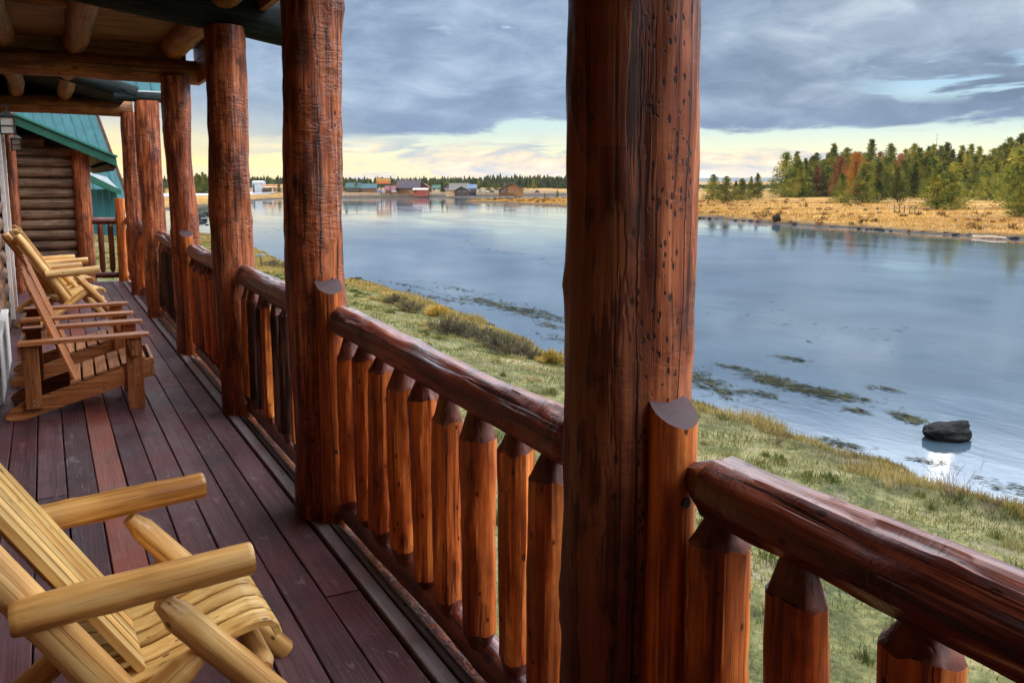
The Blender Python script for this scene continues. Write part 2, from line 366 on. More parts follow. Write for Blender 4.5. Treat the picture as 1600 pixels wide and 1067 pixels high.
def wig(X, Y, s, k=0.):
    return np.sin(X*1.7*s+Y*2.3*s+k)*.5+np.sin(Y*4.1*s-X*1.1*s+1.3+k)*.3+np.sin(X*7.3*s+Y*6.1*s+k*2)*.2
def height(X, Y):
    d, t = shore(X, Y)
    d = d+wig(X, Y, 1.1)*.28+wig(X, Y, .13, 2.)*np.clip(np.hypot(X, Y)/60, 0, 1)*.9
    dp = np.clip(d, 0, None)
    near = .22*(1-np.exp(-dp/.35))+np.clip(dp, 0, 11)*.118+wig(X, Y, .9)*.03*np.clip(dp/2, 0, 1)
    left = .45*(1-np.exp(-dp/1.5))+np.clip(dp, 0, 40)*.012
    farb = 1.25*(1-np.exp(-dp/1.6))+np.clip(dp, 0, 60)*.014+np.clip(dp-60, 0, 800)*.0016
    right = .42*(1-np.exp(-dp/1.2))+np.clip(dp, 0, 120)*.0045+wig(X, Y, .12)*.10*np.clip(dp/8, 0, 1)+np.clip(dp-120, 0, 900)*.001
    h = np.choose(np.clip(t, 0, 3), [near, left, farb, right])
    h = np.where(d > 0, h, np.maximum(d*.22, -1.3))
    # beyond the spit the meadow stays low
    return WZ+h, d, t
def gz(x, y): return float(height(np.array([float(x)]), np.array([float(y)]))[0][0])

def ground_mat():
    s = NT('meadow'); tc = s.n('ShaderNodeTexCoord').outputs['Object']
    zone = s.n('ShaderNodeAttribute', attribute_name='zone').outputs['Fac']
    sd = s.n('ShaderNodeAttribute', attribute_name='bank').outputs['Fac']
    n1 = s.noise(tc, 1.1, 6, .65); n2 = s.noise(tc, 9, 5, .7); n3 = s.noise(tc, .06, 5, .6)
    lawn = s.ramp(s.math('ADD', s.math('MULTIPLY', n1, .6), s.math('MULTIPLY', n2, .4)), [(.40, (.04, .048, .018)), (.48, (.095, .098, .034)), (.55, (.17, .15, .06)), (.63, (.25, .20, .11))])
    bare = s.maprange(s.noise(tc, 1.8, 4, .6), .56, .66); lawn = s.mix(s.math('MULTIPLY', bare, .55), lawn, (.16, .13, .10))
    tg = s.noise(s.mapping(tc, (1, 1, 1)), .55, 6, .7)
    gold = s.ramp(s.math('ADD', s.math('MULTIPLY', tg, .6), s.math('MULTIPLY', n3, .4)), [(.38, (.07, .042, .012)), (.46, (.19, .100, .017)), (.54, (.30, .16, .025)), (.64, (.36, .22, .055))])
    ru = s.maprange(s.noise(tc, .16, 4, .6), .55, .68); gold = s.mix(s.math('MULTIPLY', ru, .55), gold, (.20, .085, .04))
    town = s.ramp(tg, [(.38, (.10, .062, .028)), (.6, (.21, .135, .065))])
    c = s.mix(s.maprange(zone, .2, .9), lawn, gold); c = s.mix(s.maprange(zone, 1.2, 1.9), c, town)
    mud = s.mix(s.noise(tc, 2.5, 5), (.010, .008, .006), (.042, .030, .018))
    c = s.mix(s.maprange(s.math('ADD', sd, s.math('MULTIPLY', s.math('SUBTRACT', n1, .5), .5)), .05, .55, 1, 0), c, mud)
    s.principled(c, .9, s.bump(s.math('ADD', n2, n1), .6, .05), Specular_IOR_Level=.15); return s.m
def polar_grid(nr, na, r0, r1):
    rs = np.concatenate([[0.], np.geomspace(r0, r1, nr)]); 
    a_front = np.linspace(R(-40), R(100), int(na*.72)); a_back = np.linspace(R(100), R(320), int(na*.28)+2)[1:-1]
    an = np.concatenate([a_front, a_back]); 
    RR, AA = np.meshgrid(rs, an, indexing='ij')
    return RR*np.sin(AA)+.5, RR*np.cos(AA)-.5, len(rs), len(an)
def make_ground():
    X, Y, n, m = polar_grid(330, 760, .6, 5000)
    sh = X.shape; X = X.ravel(); Y = Y.ravel()
    Z, d, t = height(X, Y)
    idx = np.arange(n*m).reshape(n, m)
    a = idx[:-1, :]; b = idx[1:, :]
    faces = np.stack([a, b, np.roll(b, -1, 1), np.roll(a, -1, 1)], -1).reshape(-1, 4)
    me = bpy.data.meshes.new('ground'); me.from_pydata(np.stack([X, Y, Z], 1).tolist(), [], faces.tolist())
    zone = np.choose(np.clip(t, 0, 3), [np.clip((Y-40)/60, 0, .75), 1., 2., 1.]).astype(np.float32)
    zone = np.where((t == 0) & (d > 12) & (Y > 14), np.maximum(zone, .75), zone).astype(np.float32)
    zone = np.where((t == 2) & (X > 170), 1.0, zone).astype(np.float32)
    for nm, v in (('zone', zone), ('bank', np.clip(Z-WZ, -1, 3).astype(np.float32)*np.where(t == 2, .42, 1.))):
        at_ = me.attributes.new(nm, 'FLOAT', 'POINT'); at_.data.foreach_set('value', v.astype(np.float32))
    me.materials.append(ground_mat()); me.shade_smooth(); me.validate(); me.update()
    return tag(link('ground', me), kind='structure')
make_ground()

def water_mat():
    s = NT('river water'); tc = s.n('ShaderNodeTexCoord').outputs['Object']
    w1 = s.noise(s.mapping(tc, (1, .55, 1), rot=(0, 0, .25)), 5.5, 4, .6, .3)
    w2 = s.noise(s.mapping(tc, (1.0, .28, 1), rot=(0, 0, -.15)), .8, 4, .6, .5)
    w3 = s.noise(s.mapping(tc, (1, .4, 1), rot=(0, 0, .1)), .14, 4, .6, .4)
    calm = s.maprange(w3, .40, .62, .25, 1.)
    h = s.math('MULTIPLY', s.math('ADD', s.math('MULTIPLY', w1, .045), s.math('MULTIPLY', w2, .17)), calm)
    b = s.bump(h, .45, .10)
    c = s.ramp(s.noise(tc, .25, 4), [(.35, (.030, .05, .070)), (.65, (.055, .082, .108))])
    p = s.principled(c, s.maprange(w3, .4, .62, .04, .09), b, IOR=1.95, Specular_IOR_Level=.6)
    return s.m
mb = MB(); mb.add([(-60, -520, WZ), (760, -520, WZ), (760, 640, WZ), (-60, 640, WZ)], [(0, 1, 2, 3)])
tag(mb.build('water', water_mat()), kind='structure')

# ------------------------------------------------------------------ hills
def hill_strip(pts, D, depth, mat):
    mb = MB(); n = len(pts); f = [atd(px, py, D) for px, py in pts]
    vs = [(p.x, p.y, -4) for p in f]+[tuple(p+Vector((fw.x, fw.y, 0))*depth*.5) for p in f]+[(p.x+fw.x*depth, p.y+fw.y*depth, -4) for p in f]
    fs = []
    for k in range(2): fs += [(k*n+i, k*n+i+1, (k+1)*n+i+1, (k+1)*n+i) for i in range(n-1)]
    mb.add(vs, fs); return mb.build('hills', mat, smooth=60)
rndh = random.Random(4)
hp = [(px, 279-2.2*math.sin((px-850)/210)-1.2*noise.noise(Vector((px*.02, 0, 3)))-.6*noise.noise(Vector((px*.07, 0, 3)))) for px in range(700, 1900, 12)]
tag(hill_strip(hp, 3400, 900, plain('far wooded hill', (.030, .042, .038), (.052, .066, .060), .95, .02, .0)), kind='structure')

# ------------------------------------------------------------------ veranda: deck
DY0, DY1 = -11, 14.62
pitch = .1385
def planks(name, xs, mat, parent=None, z0=-.034, zt=0., jr=11):
    rnd = random.Random(jr); mb = MB(); vals = []
    for x0, x1 in xs:
        y = DY0
        while y < DY1:
            L = rnd.uniform(2.6, 4.6); y1 = min(DY1, y+L)
            if DY1-y1 < .8: y1 = DY1
            dz = rnd.uniform(-.003, .003); n0 = len(mb.v); tl = rnd.uniform(-.002, .002)
            bv = .004; seg = max(2, int((y1-y)/.35)); ys = [y+.002+(y1-y-.004)*i/seg for i in range(seg+1)]
            prof = [(x0, z0), (x0, zt+dz-bv+tl), (x0+bv, zt+dz+tl), ((x0+x1)/2, zt+dz-.0012), (x1-bv, zt+dz-tl), (x1, zt+dz-bv-tl), (x1, z0)]
            vs = []
            for yy in ys:
                wx = noise.noise(Vector((x0*9, yy*1.3, 2)))*.0022
                vs += [(px+wx, yy, pz) for px, pz in prof]
            k = len(prof); fs = [tuple(range(k)), tuple(range((seg+1)*k-1, seg*k-1, -1))]
            for s_ in range(seg): fs += [(s_*k+i, s_*k+(i+1) % k, (s_+1)*k+(i+1) % k, (s_+1)*k+i) for i in range(k)]
            mb.add(vs, fs); vals += [rnd.random()]*len(vs); y = y1
    me = mb.mesh(name, mat); a = me.attributes.new('plank', 'FLOAT', 'POINT'); a.data.foreach_set('value', vals)
    return link(name, me, parent)
xs = []; red = None
for k in range(-4, 6):
    x0 = .14+pitch*k
    if k == 0: red = (x0+.003, x0+pitch-.003)
    else: xs.append((x0+.003, x0+pitch-.003))
deck = planks('deck_boards', xs, W['deck']); deck.name = 'porch_deck'; tag(deck, 'worn purple-brown plank deck of the porch with one newer red board', 'deck', kind='structure')
rb = planks('red_board', [red], W['deckred'], deck, jr=3); tag(rb, 'newer reddish board running the length of the deck')
planks('edge_strip', [(.986, 1.045)], W['deckpale'], deck, zt=.006, jr=5)
planks('outer_strip', [(1.058, 1.092)], W['deckpale'], deck, zt=.002, jr=6)
mb = MB(); mb.box(1.10, 1.15, DY0, DY1, -.26, -.012); mb.box(-.45, 1.09, DY0, DY0+.04, -.26, -.04); mb.box(-.45, 1.09, DY1-.05, DY1-.005, -.26, -.04)
for i in range(31): mb.box(-.44, 1.09, DY0+.4+i*.8, DY0+.45+i*.8, -.2, -.036)
mb.build('rim_joist', W['post'], deck)
mb = MB(); mb.box(-.44, 1.09, DY0, DY1, -.30, -.27); mb.build('underside', W['metal_black'], deck)

# ------------------------------------------------------------------ posts
PX_ = 1.085
PY_ = [('p0', -.85), ('p1', 1.435), ('p2', 3.80), ('p3', 5.78), ('p4', 8.08), ('p5', 10.42), ('p6', 12.65)]
plabel = {'p0': 'thick red log post at the near end of the porch railing',
 'p1': 'largest nearest red log porch post with worm marks and a half log on its side',
 'p2': 'second nearest log porch post, dark and rippled, beside the yellow front chair railing',
 'p3': 'log porch post standing under the dark sloping beam, plain with no half log',
 'p4': 'cracked log porch post under the brown tie beam, with small half log on its face',
 'p5': 'log porch post below the small strip of teal metal roof',
 'p6': 'farthest full height log porch post, beside the end railing'}
top_z = {'p0': 2.6, 'p1': 2.68, 'p2': 2.62, 'p3': 2.56, 'p4': 2.49, 'p5': 2.47, 'p6': 2.50}
rad = {'p0': .135, 'p1': .140, 'p2': .134, 'p3': .132, 'p4': .118, 'p5': .128, 'p6': .118}
for i, (k, y) in enumerate(PY_):
    t = thing('log_post', plabel[k], 'post', (PX_, y, 0), 0, 'log posts along the porch edge')
    r = rad[k]
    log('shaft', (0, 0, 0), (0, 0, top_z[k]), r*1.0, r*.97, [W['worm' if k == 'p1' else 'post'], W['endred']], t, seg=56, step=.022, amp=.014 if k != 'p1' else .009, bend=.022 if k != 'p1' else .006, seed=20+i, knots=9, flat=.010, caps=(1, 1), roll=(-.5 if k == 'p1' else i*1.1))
    log('footing', (0, 0, -2.2), (0, 0, -.31), r*.9, r*.9, W['post'], t, seg=16, step=.3, seed=i)
    if k in ('p1', 'p2', 'p4'):
        hr = {'p1': .051, 'p2': .060, 'p4': .055}[k]; ht = 1.112
        log('half_log', (.005, -r-hr*.30, -.001), (.005, -r-hr*.30, ht), hr*1.02, hr, [W['bal'], W['endred']], t, seg=32, step=.02, amp=.003, bend=.008, seed=60+i, slope1=(0, .62), caps=(1, 1), knots=4)
        for zz in (.93, .35):
            mbk = MB(); mbk.cyl((.0, -r-hr*1.36, zz), (.0, -r-hr*1.22, zz), .011, n=12); mbk.build('bolt_head', W['metal_black'], t)
t = thing('log_post', 'short flat topped log post at the corner of the deck end railing', 'post', (1.02, 14.5, 0), 0, 'log posts along the porch edge')
log('shaft', (0, 0, 0), (0, 0, 1.31), .075, .07, [W['bal'], W['endred']], t, seg=28, step=.04, amp=.004, seed=91, caps=(1, 1))
log('footing', (0, 0, -2.2), (0, 0, -.31), .07, .07, W['post'], t, seg=16, step=.3, seed=3)

# ------------------------------------------------------------------ railings
def railing(label, y0, y1, rail, bals, br=.056, mat='bal', seed=0, topz=.955, dz=.004, rr=.066, tip0=True, tip1=True, x=1.12, dark=()):
    t = thing('log_railing', label, 'railing', (x, y1, 0), 0, 'log railings between the porch posts')
    L = y0-y1
    log('top_rail', (0, L, topz), (0, 0, topz+dz), rr*.97, rr*1.03, [W['rail'], W['endred']], t, seg=44, step=.016, amp=.0085, bend=.010, seed=seed,
        tip0=(.07, rr*.5) if tip0 else None, tip1=(.09, rr*.5) if tip1 else None, knots=9, flat=.020, caps=(1, 1), roll=seed)
    log('bottom_rail', (.02, L, .075), (.02, 0, .075), .058, .058, [W['rail'], W['endred']], t, seg=28, step=.04, amp=.004, bend=.01, seed=seed+1, tip0=(.07, .035), tip1=(.07, .035), flat=.008, caps=(1, 1), roll=seed)
    for i, y in enumerate(bals):
        rnd = random.Random(seed*31+i); b = br*rnd.uniform(.86, 1.08)
        m = W['baldark'] if i in dark else W[mat]
        log('baluster', (rnd.uniform(-.006, .006), y-y1, .118), (rnd.uniform(-.006, .006), y-y1+rnd.uniform(-.006, .006), topz+dz*(y0-y)/L-.045), b, b*rnd.uniform(.93, 1.02), [m, W['endred'], W['tip']], t, seg=26, step=.026, amp=.0085, bend=.020,
            seed=seed*50+i, tip0=(rnd.uniform(.035, .07), b*rnd.uniform(.5, .7)), tip1=(rnd.uniform(.060, .115), b*rnd.uniform(.30, .5)), flat=.010, caps=(1, 1), tipmat=2, knots=8, roll=rnd.uniform(0, 6))
    return t
railing('nearest log railing in the bottom right corner, in front of the grass', 1.235, -.74, 0, [1.165, .95, .735, .515, .30, .08, -.14, -.36, -.57], .060, seed=3, tip1=False, topz=.985, dz=-.042)
railing('log railing with orange peeled balusters between the two nearest posts', 3.605, 1.60, 0, [3.47, 3.265, 3.06, 2.85, 2.64, 2.43, 2.21, 1.995, 1.785], .060, seed=5, topz=.958, dz=-.034)
railing('log railing with thin dark balusters left of the rippled second post', 5.66, 3.94, 0, [5.55, 5.36, 5.16, 4.96, 4.76, 4.56, 4.36, 4.16, 4.02], .042, seed=7, rr=.070, topz=.962, dz=-.03, dark=(1, 2, 4, 5, 7))
railing('log railing of broad orange balusters standing close together, third bay away', 7.83, 5.92, 0, [7.70+.0-.165*i for i in range(11)], .066, seed=9)
railing('log railing with near black balusters between cracked post and teal strip post', 10.28, 8.22, 0, [10.15-.2*i for i in range(10)], .05, mat='baldark', seed=11)
railing('farthest side railing of the porch, beyond the teal strip post', 12.51, 10.56, 0, [12.35-.22*i for i in range(8)], .05, mat='bal', seed=13)
railing('last short side railing ending at the deck corner post', 14.44, 12.78, 0, [14.3-.22*i for i in range(7)], .05, mat='bal', seed=15)
t = thing('log_railing', 'short log railing across the far end of the deck with two balusters', 'railing', (.62, 14.55, 0))
log('top_rail', (0, 0, .965), (.34, 0, .955), .055, .055, [W['rail'], W['endred']], t, seg=24, seed=71)
log('bottom_rail', (0, 0, .11), (.34, 0, .10), .05, .05, [W['rail'], W['endred']], t, seg=24, seed=72)
for i, x in enumerate((.11, .25)): log('baluster', (x, 0, .14), (x, 0, .93), .042, .042, [W['rail'], W['endred'], W['tip']], t, seg=20, seed=75+i, tip0=(.06, .02), tip1=(.06, .02), tipmat=2)

# ------------------------------------------------------------------ porch roof
teal = NT('teal metal roofing'); tc, (p, r_) = teal.coords()
n_ = teal.noise(teal.mapping(p, (1, 1, .3)), 3, 5, .6)
teal.principled(teal.ramp(n_, [(.3, (.004, .065, .075)), (.7, (.012, .115, .13))]), .38, teal.bump(n_, .1, .02), Metallic=.15)
TEAL = teal.m
green_fascia = plain('green painted fascia', (.004, .055, .034), (.012, .10, .062), .45, 5, .1)
roof = thing('porch_roof', 'log framed porch roof with brown ceiling boards overhead', 'roof', (0, 0, 2.6))
def rl(name, p0, p1, r0, r1, mat, **kw):
    o = Vector((0, 0, 2.6)); return log(name, Vector(p0)-o, Vector(p1)-o, r0, r1, [W[mat], W['endred']], roof, **kw)
for (y, x1, z, r, m) in ((8.22, 1.30, 2.545, .105, 'beam'), (12.75, 1.13, 2.57, .12, 'beam'), (3.35, 1.35, 2.76, .105, 'beam'), (6.55, 1.2, 2.80, .09, 'beam')):
    rl('tie_beam', (-.5, y, z+.01), (x1, y, z), r, r, m, seg=32, step=.04, amp=.008, bend=.02, seed=int(y*10), knots=4, caps=(1, 1))
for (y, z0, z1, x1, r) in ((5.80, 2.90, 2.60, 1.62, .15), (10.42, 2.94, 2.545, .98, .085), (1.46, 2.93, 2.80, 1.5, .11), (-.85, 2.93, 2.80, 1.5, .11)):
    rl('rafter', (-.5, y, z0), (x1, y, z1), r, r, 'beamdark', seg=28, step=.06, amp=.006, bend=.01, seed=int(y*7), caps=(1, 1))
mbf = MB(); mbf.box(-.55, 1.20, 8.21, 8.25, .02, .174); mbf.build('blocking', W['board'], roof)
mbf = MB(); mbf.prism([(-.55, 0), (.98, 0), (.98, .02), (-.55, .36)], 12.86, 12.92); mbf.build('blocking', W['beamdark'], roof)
mbf = MB(); mbf.box(1.285, 1.325, 6.5, 8.335, -.15, .05); mbf.build('eave_board', W['beam'], roof, bevel=.004)
rl('beam_end', (.74, 10.40, 2.515), (1.245, 10.40, 2.505), .058, .055, 'beamdark', seg=24, step=.05, amp=.004, seed=8, caps=(1, 1))
for (x, r) in ((.31, .095), (-.22, .09)):
    rl('purlin', (x, -10.9, 2.745), (x, 12.6, 2.735), r, r, 'beam', seg=24, step=.12, amp=.008, bend=.02, seed=int(x*90), caps=(1, 1))
rl('plate_log', (1.08, -10.9, 2.77), (1.08, 8.34, 2.745), .105, .105, 'beam', seg=28, step=.08, amp=.008, bend=.02, seed=33, caps=(1, 1))
mb = MB()
for i in range(136):
    y = -10.95+i*.142; mb.box(-.55, 1.28, y+.002, y+.140, 2.775-2.6, 2.798-2.6)
mb.build('ceiling_board', W['board'], roof)
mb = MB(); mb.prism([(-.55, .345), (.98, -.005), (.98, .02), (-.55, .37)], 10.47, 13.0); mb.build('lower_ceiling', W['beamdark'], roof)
mb = MB(); mb.prism([(-.6, .30), (1.34, .23), (1.34, .27), (-.6, .34)], -11, 8.36); mb.build('roof_sheet', TEAL, roof)
mb = MB(); mb.box(1.285, 1.33, -11, 8.34, .06, .226); mb.build('eave_board', W['beam'], roof, bevel=.004)
mb = MB(); mb.prism([(10.44, -.03), (10.44, -.01), (10.74, .42), (10.78, .42)], .76, 1.24, 'x')
for k in range(3): x = .84+k*.15; mb.prism([(10.428, -.03), (10.428, -.0), (10.72, .42), (10.75, .42)], x, x+.02, 'x')
mb.build('teal_sheet', TEAL, roof)
mb = MB(); mb.box(.78, 1.245, 10.385, 10.425, -.034, -.018); mb.build('drip_edge', plain('white drip edge', (.5, .55, .55), (.65, .7, .7), .4), roof)

# ------------------------------------------------------------------ lodge
lodge = thing('log_lodge', 'main log lodge whose wall runs along the left side of the porch', 'building', (-.42, 6, 0))
mb = MB(); rnd = random.Random(2)
def ylog(mb, x, z, r, y0, y1, seg=14, st=.25):
    n = int((y1-y0)/st); vs = []
    so = rnd.uniform(0, 50)
    for k in range(n+1):
        y = y0+(y1-y0)*k/n; rr = r*(1+.05*noise.noise(Vector((so, y*1.2, 0))))
        for i in range(seg):
            a = 2*math.pi*i/seg; vs.append((x+math.cos(a)*rr, y, z+math.sin(a)*rr))
    mb.add(vs, [(k*seg+i, k*seg+(i+1) % seg, (k+1)*seg+(i+1) % seg, (k+1)*seg+i) for k in range(n) for i in range(seg)]+[tuple(range(seg)), tuple(range((n+1)*seg-1, n*seg-1, -1))])
for k in range(16): ylog(mb, -.10, -.02+k*.186, .104, -12, 9.0)
mb.build('log_wall', W['wallY'], lodge, smooth=50)
mb = MB(); mb.box(-9, -.16, -12, 9.0, -2.2, 2.95); mb.build('inner_wall', plain('dark log core', (.05, .025, .012), (.1, .05, .025), .8, 3), lodge)
mb = MB(); mb.prism([(-9.8, 2.7), (-4.5, 5.6), (.0, 2.93), (.0, 3.0), (-4.5, 5.72), (-9.8, 2.8)], -8.5, 9.4); mb.build('roof', TEAL, lodge)
mb = MB(); mb.box(-.01, .035, 6.05, 6.17, .0, 2.1); mb.box(-.01, .035, 5.0, 5.12, .0, 2.1); mb.box(-.01, .035, 5.0, 6.17, 2.1, 2.22)
white_trim = plain('white painted trim', (.62, .61, .58), (.74, .73, .70), .5, 9, .1)
df = mb.build('door_frame', white_trim, lodge, bevel=.004)
mb = MB(); mb.box(-.02, .012, 5.12, 6.05, .02, 2.1); mb.build('door', W['cedarZ'], df)
for y in (7.55, 8.5): log('jamb_log', (.02, y, 0), (.02, y, 2.75), .075, .07, W['post'], lodge, seg=20, step=.08, seed=int(y*9))
# white ribbed panel low by the wall
t = thing('ribbed_panel', 'white vertically ribbed panel low against the lodge wall at the left picture edge', 'panel', (-.36, 7.5, 0))
mb = MB(); mb.box(-.03, 0, -.75, .9, .0, .44)
for k in range(40): mb.cyl((.0, -.73+k*.0415, .015), (.0, -.73+k*.0415, .43), .014, n=8)
mb.build('slats', white_trim, t, smooth=50)
mb = MB(); mb.box(-.035, .02, -.78, .93, .44, .465); mb.build('top_cap', white_trim, t, bevel=.004)
def lantern(y, label, s=1.):
    t = thing('wall_lantern', label, 'lamp', (-.29, y, 2.06 if s == .85 else 1.99), 0, 'lanterns on the lodge wall')
    w = .075*s; h = .2*s
    mb = MB(); mb.box(-w*.92, w*.92, -w*.92, w*.92, 0, h)
    s_ = NT('frosted lantern glass'); s_.principled((.48, .46, .40), .35); mb.build('glass', s_.m, t)
    mb = MB()
    for a in (-1, 1):
        for b in (-1, 1): mb.box(a*w-.007, a*w+.007, b*w-.007, b*w+.007, -.01, h+.01)
    for z in (0, h*.48, h):
        for a in (-1, 1):
            mb.box(-w-.004, w+.004, a*w-.004, a*w+.004, z-.005, z+.006); mb.box(a*w-.004, a*w+.004, -w-.003, w+.003, z-.0045, z+.0055)
    mb.add([(-w*1.25, -w*1.25, h+.01), (w*1.25, -w*1.25, h+.01), (w*1.25, w*1.25, h+.01), (-w*1.25, w*1.25, h+.01), (0, 0, h+.09*s)], [(0, 1, 4), (1, 2, 4), (2, 3, 4), (3, 0, 4), (3, 2, 1, 0)])
    mb.build('cage', W['metal_black'], t)
    mb = MB(); mb.cyl((0, 0, h+.08*s), (0, 0, h+.14*s), .008); mb.cyl((0, 0, h+.14*s), (-.1, 0, h+.14*s), .008); mb.box(-.12, -.1, -.04, .04, h-.0, h+.2*s); mb.build('bracket', W['metal_black'], t)
lantern(10.3, 'nearer black wall lantern with frosted panes at the left picture edge', .85)
lantern(13.4, 'farther small black wall lantern in front of the log wing wall', .75)

# log wing at the far end, its gable wall facing the camera
wing = thing('log_wing', 'log cabin wing with green sloping fascia at the far end of the porch', 'building', (0, 15, 0))
mb = MB()
def xlog(mb, x0, x1, y, z, r, seg=14, st=.12):
    n = int((x1-x0)/st); vs = []; so = rnd.uniform(0, 50)
    for k in range(n+1):
        x = x0+(x1-x0)*k/n; rr = r*(1+.08*noise.noise(Vector((so, x*2.2, 0))))
        for i in range(seg):
            a = 2*math.pi*i/seg; vs.append((x, y+math.cos(a)*rr, z+math.sin(a)*rr))
    mb.add(vs, [(k*seg+i, k*seg+(i+1) % seg, (k+1)*seg+(i+1) % seg, (k+1)*seg+i) for k in range(n) for i in range(seg)]+[tuple(range(seg)), tuple(range((n+1)*seg-1, n*seg-1, -1))])
for k in range(24):
    z_ = -.09+k*.163; xm = min(.50, -.24+(z_+.20-2.52)/-.448)
    if xm > -4.5: xlog(mb, -5, xm, .08+.012*math.sin(k*2.1), z_, .088)
mb.build('log_wall', W['wall'], wing, smooth=50)
mb = MB()
mb.prism([(-5, -2.2), (.45, -2.2), (.45, 1.95), (-.3, 2.3), (-5, 4.3)], .10, 6.0); mb.build('inner_wall', plain('dark chinking', (.03, .016, .01), (.06, .035, .02), .9, 5), wing)
log('corner_post', (.53, -.03, -.2), (.53, -.03, 2.03), .128, .125, [W['post'], W['endred']], wing, seg=32, step=.05, amp=.006, seed=44, knots=5, slope1=(-.45, 0), caps=(1, 1))
mb = MB(); mb.prism([(-5, -1.9), (.5, -1.9), (.5, -.02), (-5, -.02)], -.3, .0); mb.build('foundation', plain('grey foundation', (.12, .11, .1), (.2, .19, .17), .9, 4), wing)
k_ = -.448                                   # slope of the rake
def rz(x, base=2.52): return base+(x+.24)*k_
mb = MB(); mb.prism([(-5, rz(-5)), (1.02, rz(1.02)), (1.02, rz(1.02)-.155), (-5, rz(-5)-.155)], -.42, -.36); mb.build('fascia', green_fascia, wing, bevel=.004)
mb = MB(); mb.prism([(-5, rz(-5)+.02), (1.04, rz(1.04)+.02), (1.04, rz(1.04)-.012), (-5, rz(-5)-.012)], -.455, -.422); mb.build('rake_trim', plain('pale green trim', (.02, .13, .085), (.035, .18, .12), .4), wing)
mb = MB(); mb.prism([(-5, rz(-5)-.01), (1.02, rz(1.02)-.01), (1.02, rz(1.02)-.06), (-5, rz(-5)-.06)], -.355, 6); mb.build('roof', TEAL, wing)
mb = MB(); mb.prism([(-5, rz(-5)-.13), (.98, rz(.98)-.13), (.98, rz(.98)-.10), (-5, rz(-5)-.10)], -.355, 5.9); mb.build('soffit', W['board'], wing)
mb = MB(); mb.prism([(.86, rz(.86)-.20), (1.03, rz(1.03)-.05), (1.03, rz(1.03)-.14), (.98, rz(1.0)-.23)], -.35, 5.9); mb.build('gutter', W['baldark'], wing)

# steep teal roofed building and a low teal shed, well beyond the wing
tb = thing('teal_roof_house', 'house with steep teal standing seam roof rising behind the log wing', 'building', (0, 70, 0))
mb = MB(); V = [(-9, -1., .3), (5.45, -1., .3), (3.85, 3.4, 7.2), (-9, 3.4, 7.2), (-9, 7.8, .3), (5.45, 7.8, .3)]
mb.add(V, [(0, 1, 2, 3), (1, 5, 2), (5, 4, 3, 2), (4, 0, 3), (0, 4, 5, 1)])
a, b, c, d = [Vector(v) for v in V[:4]]
nn = (b-a).cross(d-a).normalized()
for i in range(22):
    t_ = i/21; mb.cyl(a.lerp(b, t_)+nn*.02, d.lerp(c, t_)+nn*.02, .06, n=6)
mb.build('roof', TEAL, tb)
mb = MB(); mb.cyl(Vector(V[1])+nn*.05, Vector(V[2])+nn*.05, .10, n=6); mb.build('rake_edge', W['baldark'], tb)
mb = MB(); mb.box(-8.5, 4.6, -.2, 7, -2.4, .3); mb.build('wall', W['wall'], tb)
sh_ = thing('teal_shed', 'low teal metal sided shed with bent eave below the steep teal roof', 'building', (0, 62, 0))
mb = MB(); mb.box(-6, 4.35, 1.4, 6, -2.4, 1.0)
for k in range(26): mb.cyl((-5.95+k*.41, 1.39, -2.3), (-5.95+k*.41, 1.39, .99), .045, n=6)
mb.build('siding', TEAL, sh_)
mb = MB(); mb.prism([(-2, 4.1), (4.45, .72), (4.45, .92), (-2, 4.35)], .02, 6.4); mb.build('roof', TEAL, sh_)
mb = MB(); mb.prism([(-2, 4.0), (4.5, .62), (4.5, 1.0), (-2, 4.42)], -.16, -.02); mb.build('fascia', green_fascia, sh_)
mb = MB(); mb.prism([(2.6, 2.18), (3.7, 1.85), (4.3, 1.15), (4.4, 1.05), (2.6, 2.05)], .05, 4); mb.build('roof_highlight', plain('light grey highlight', (.45, .5, .52), (.62, .66, .68), .5, 4), sh_)  # pale slab stands in for the light highlight on the shed roof

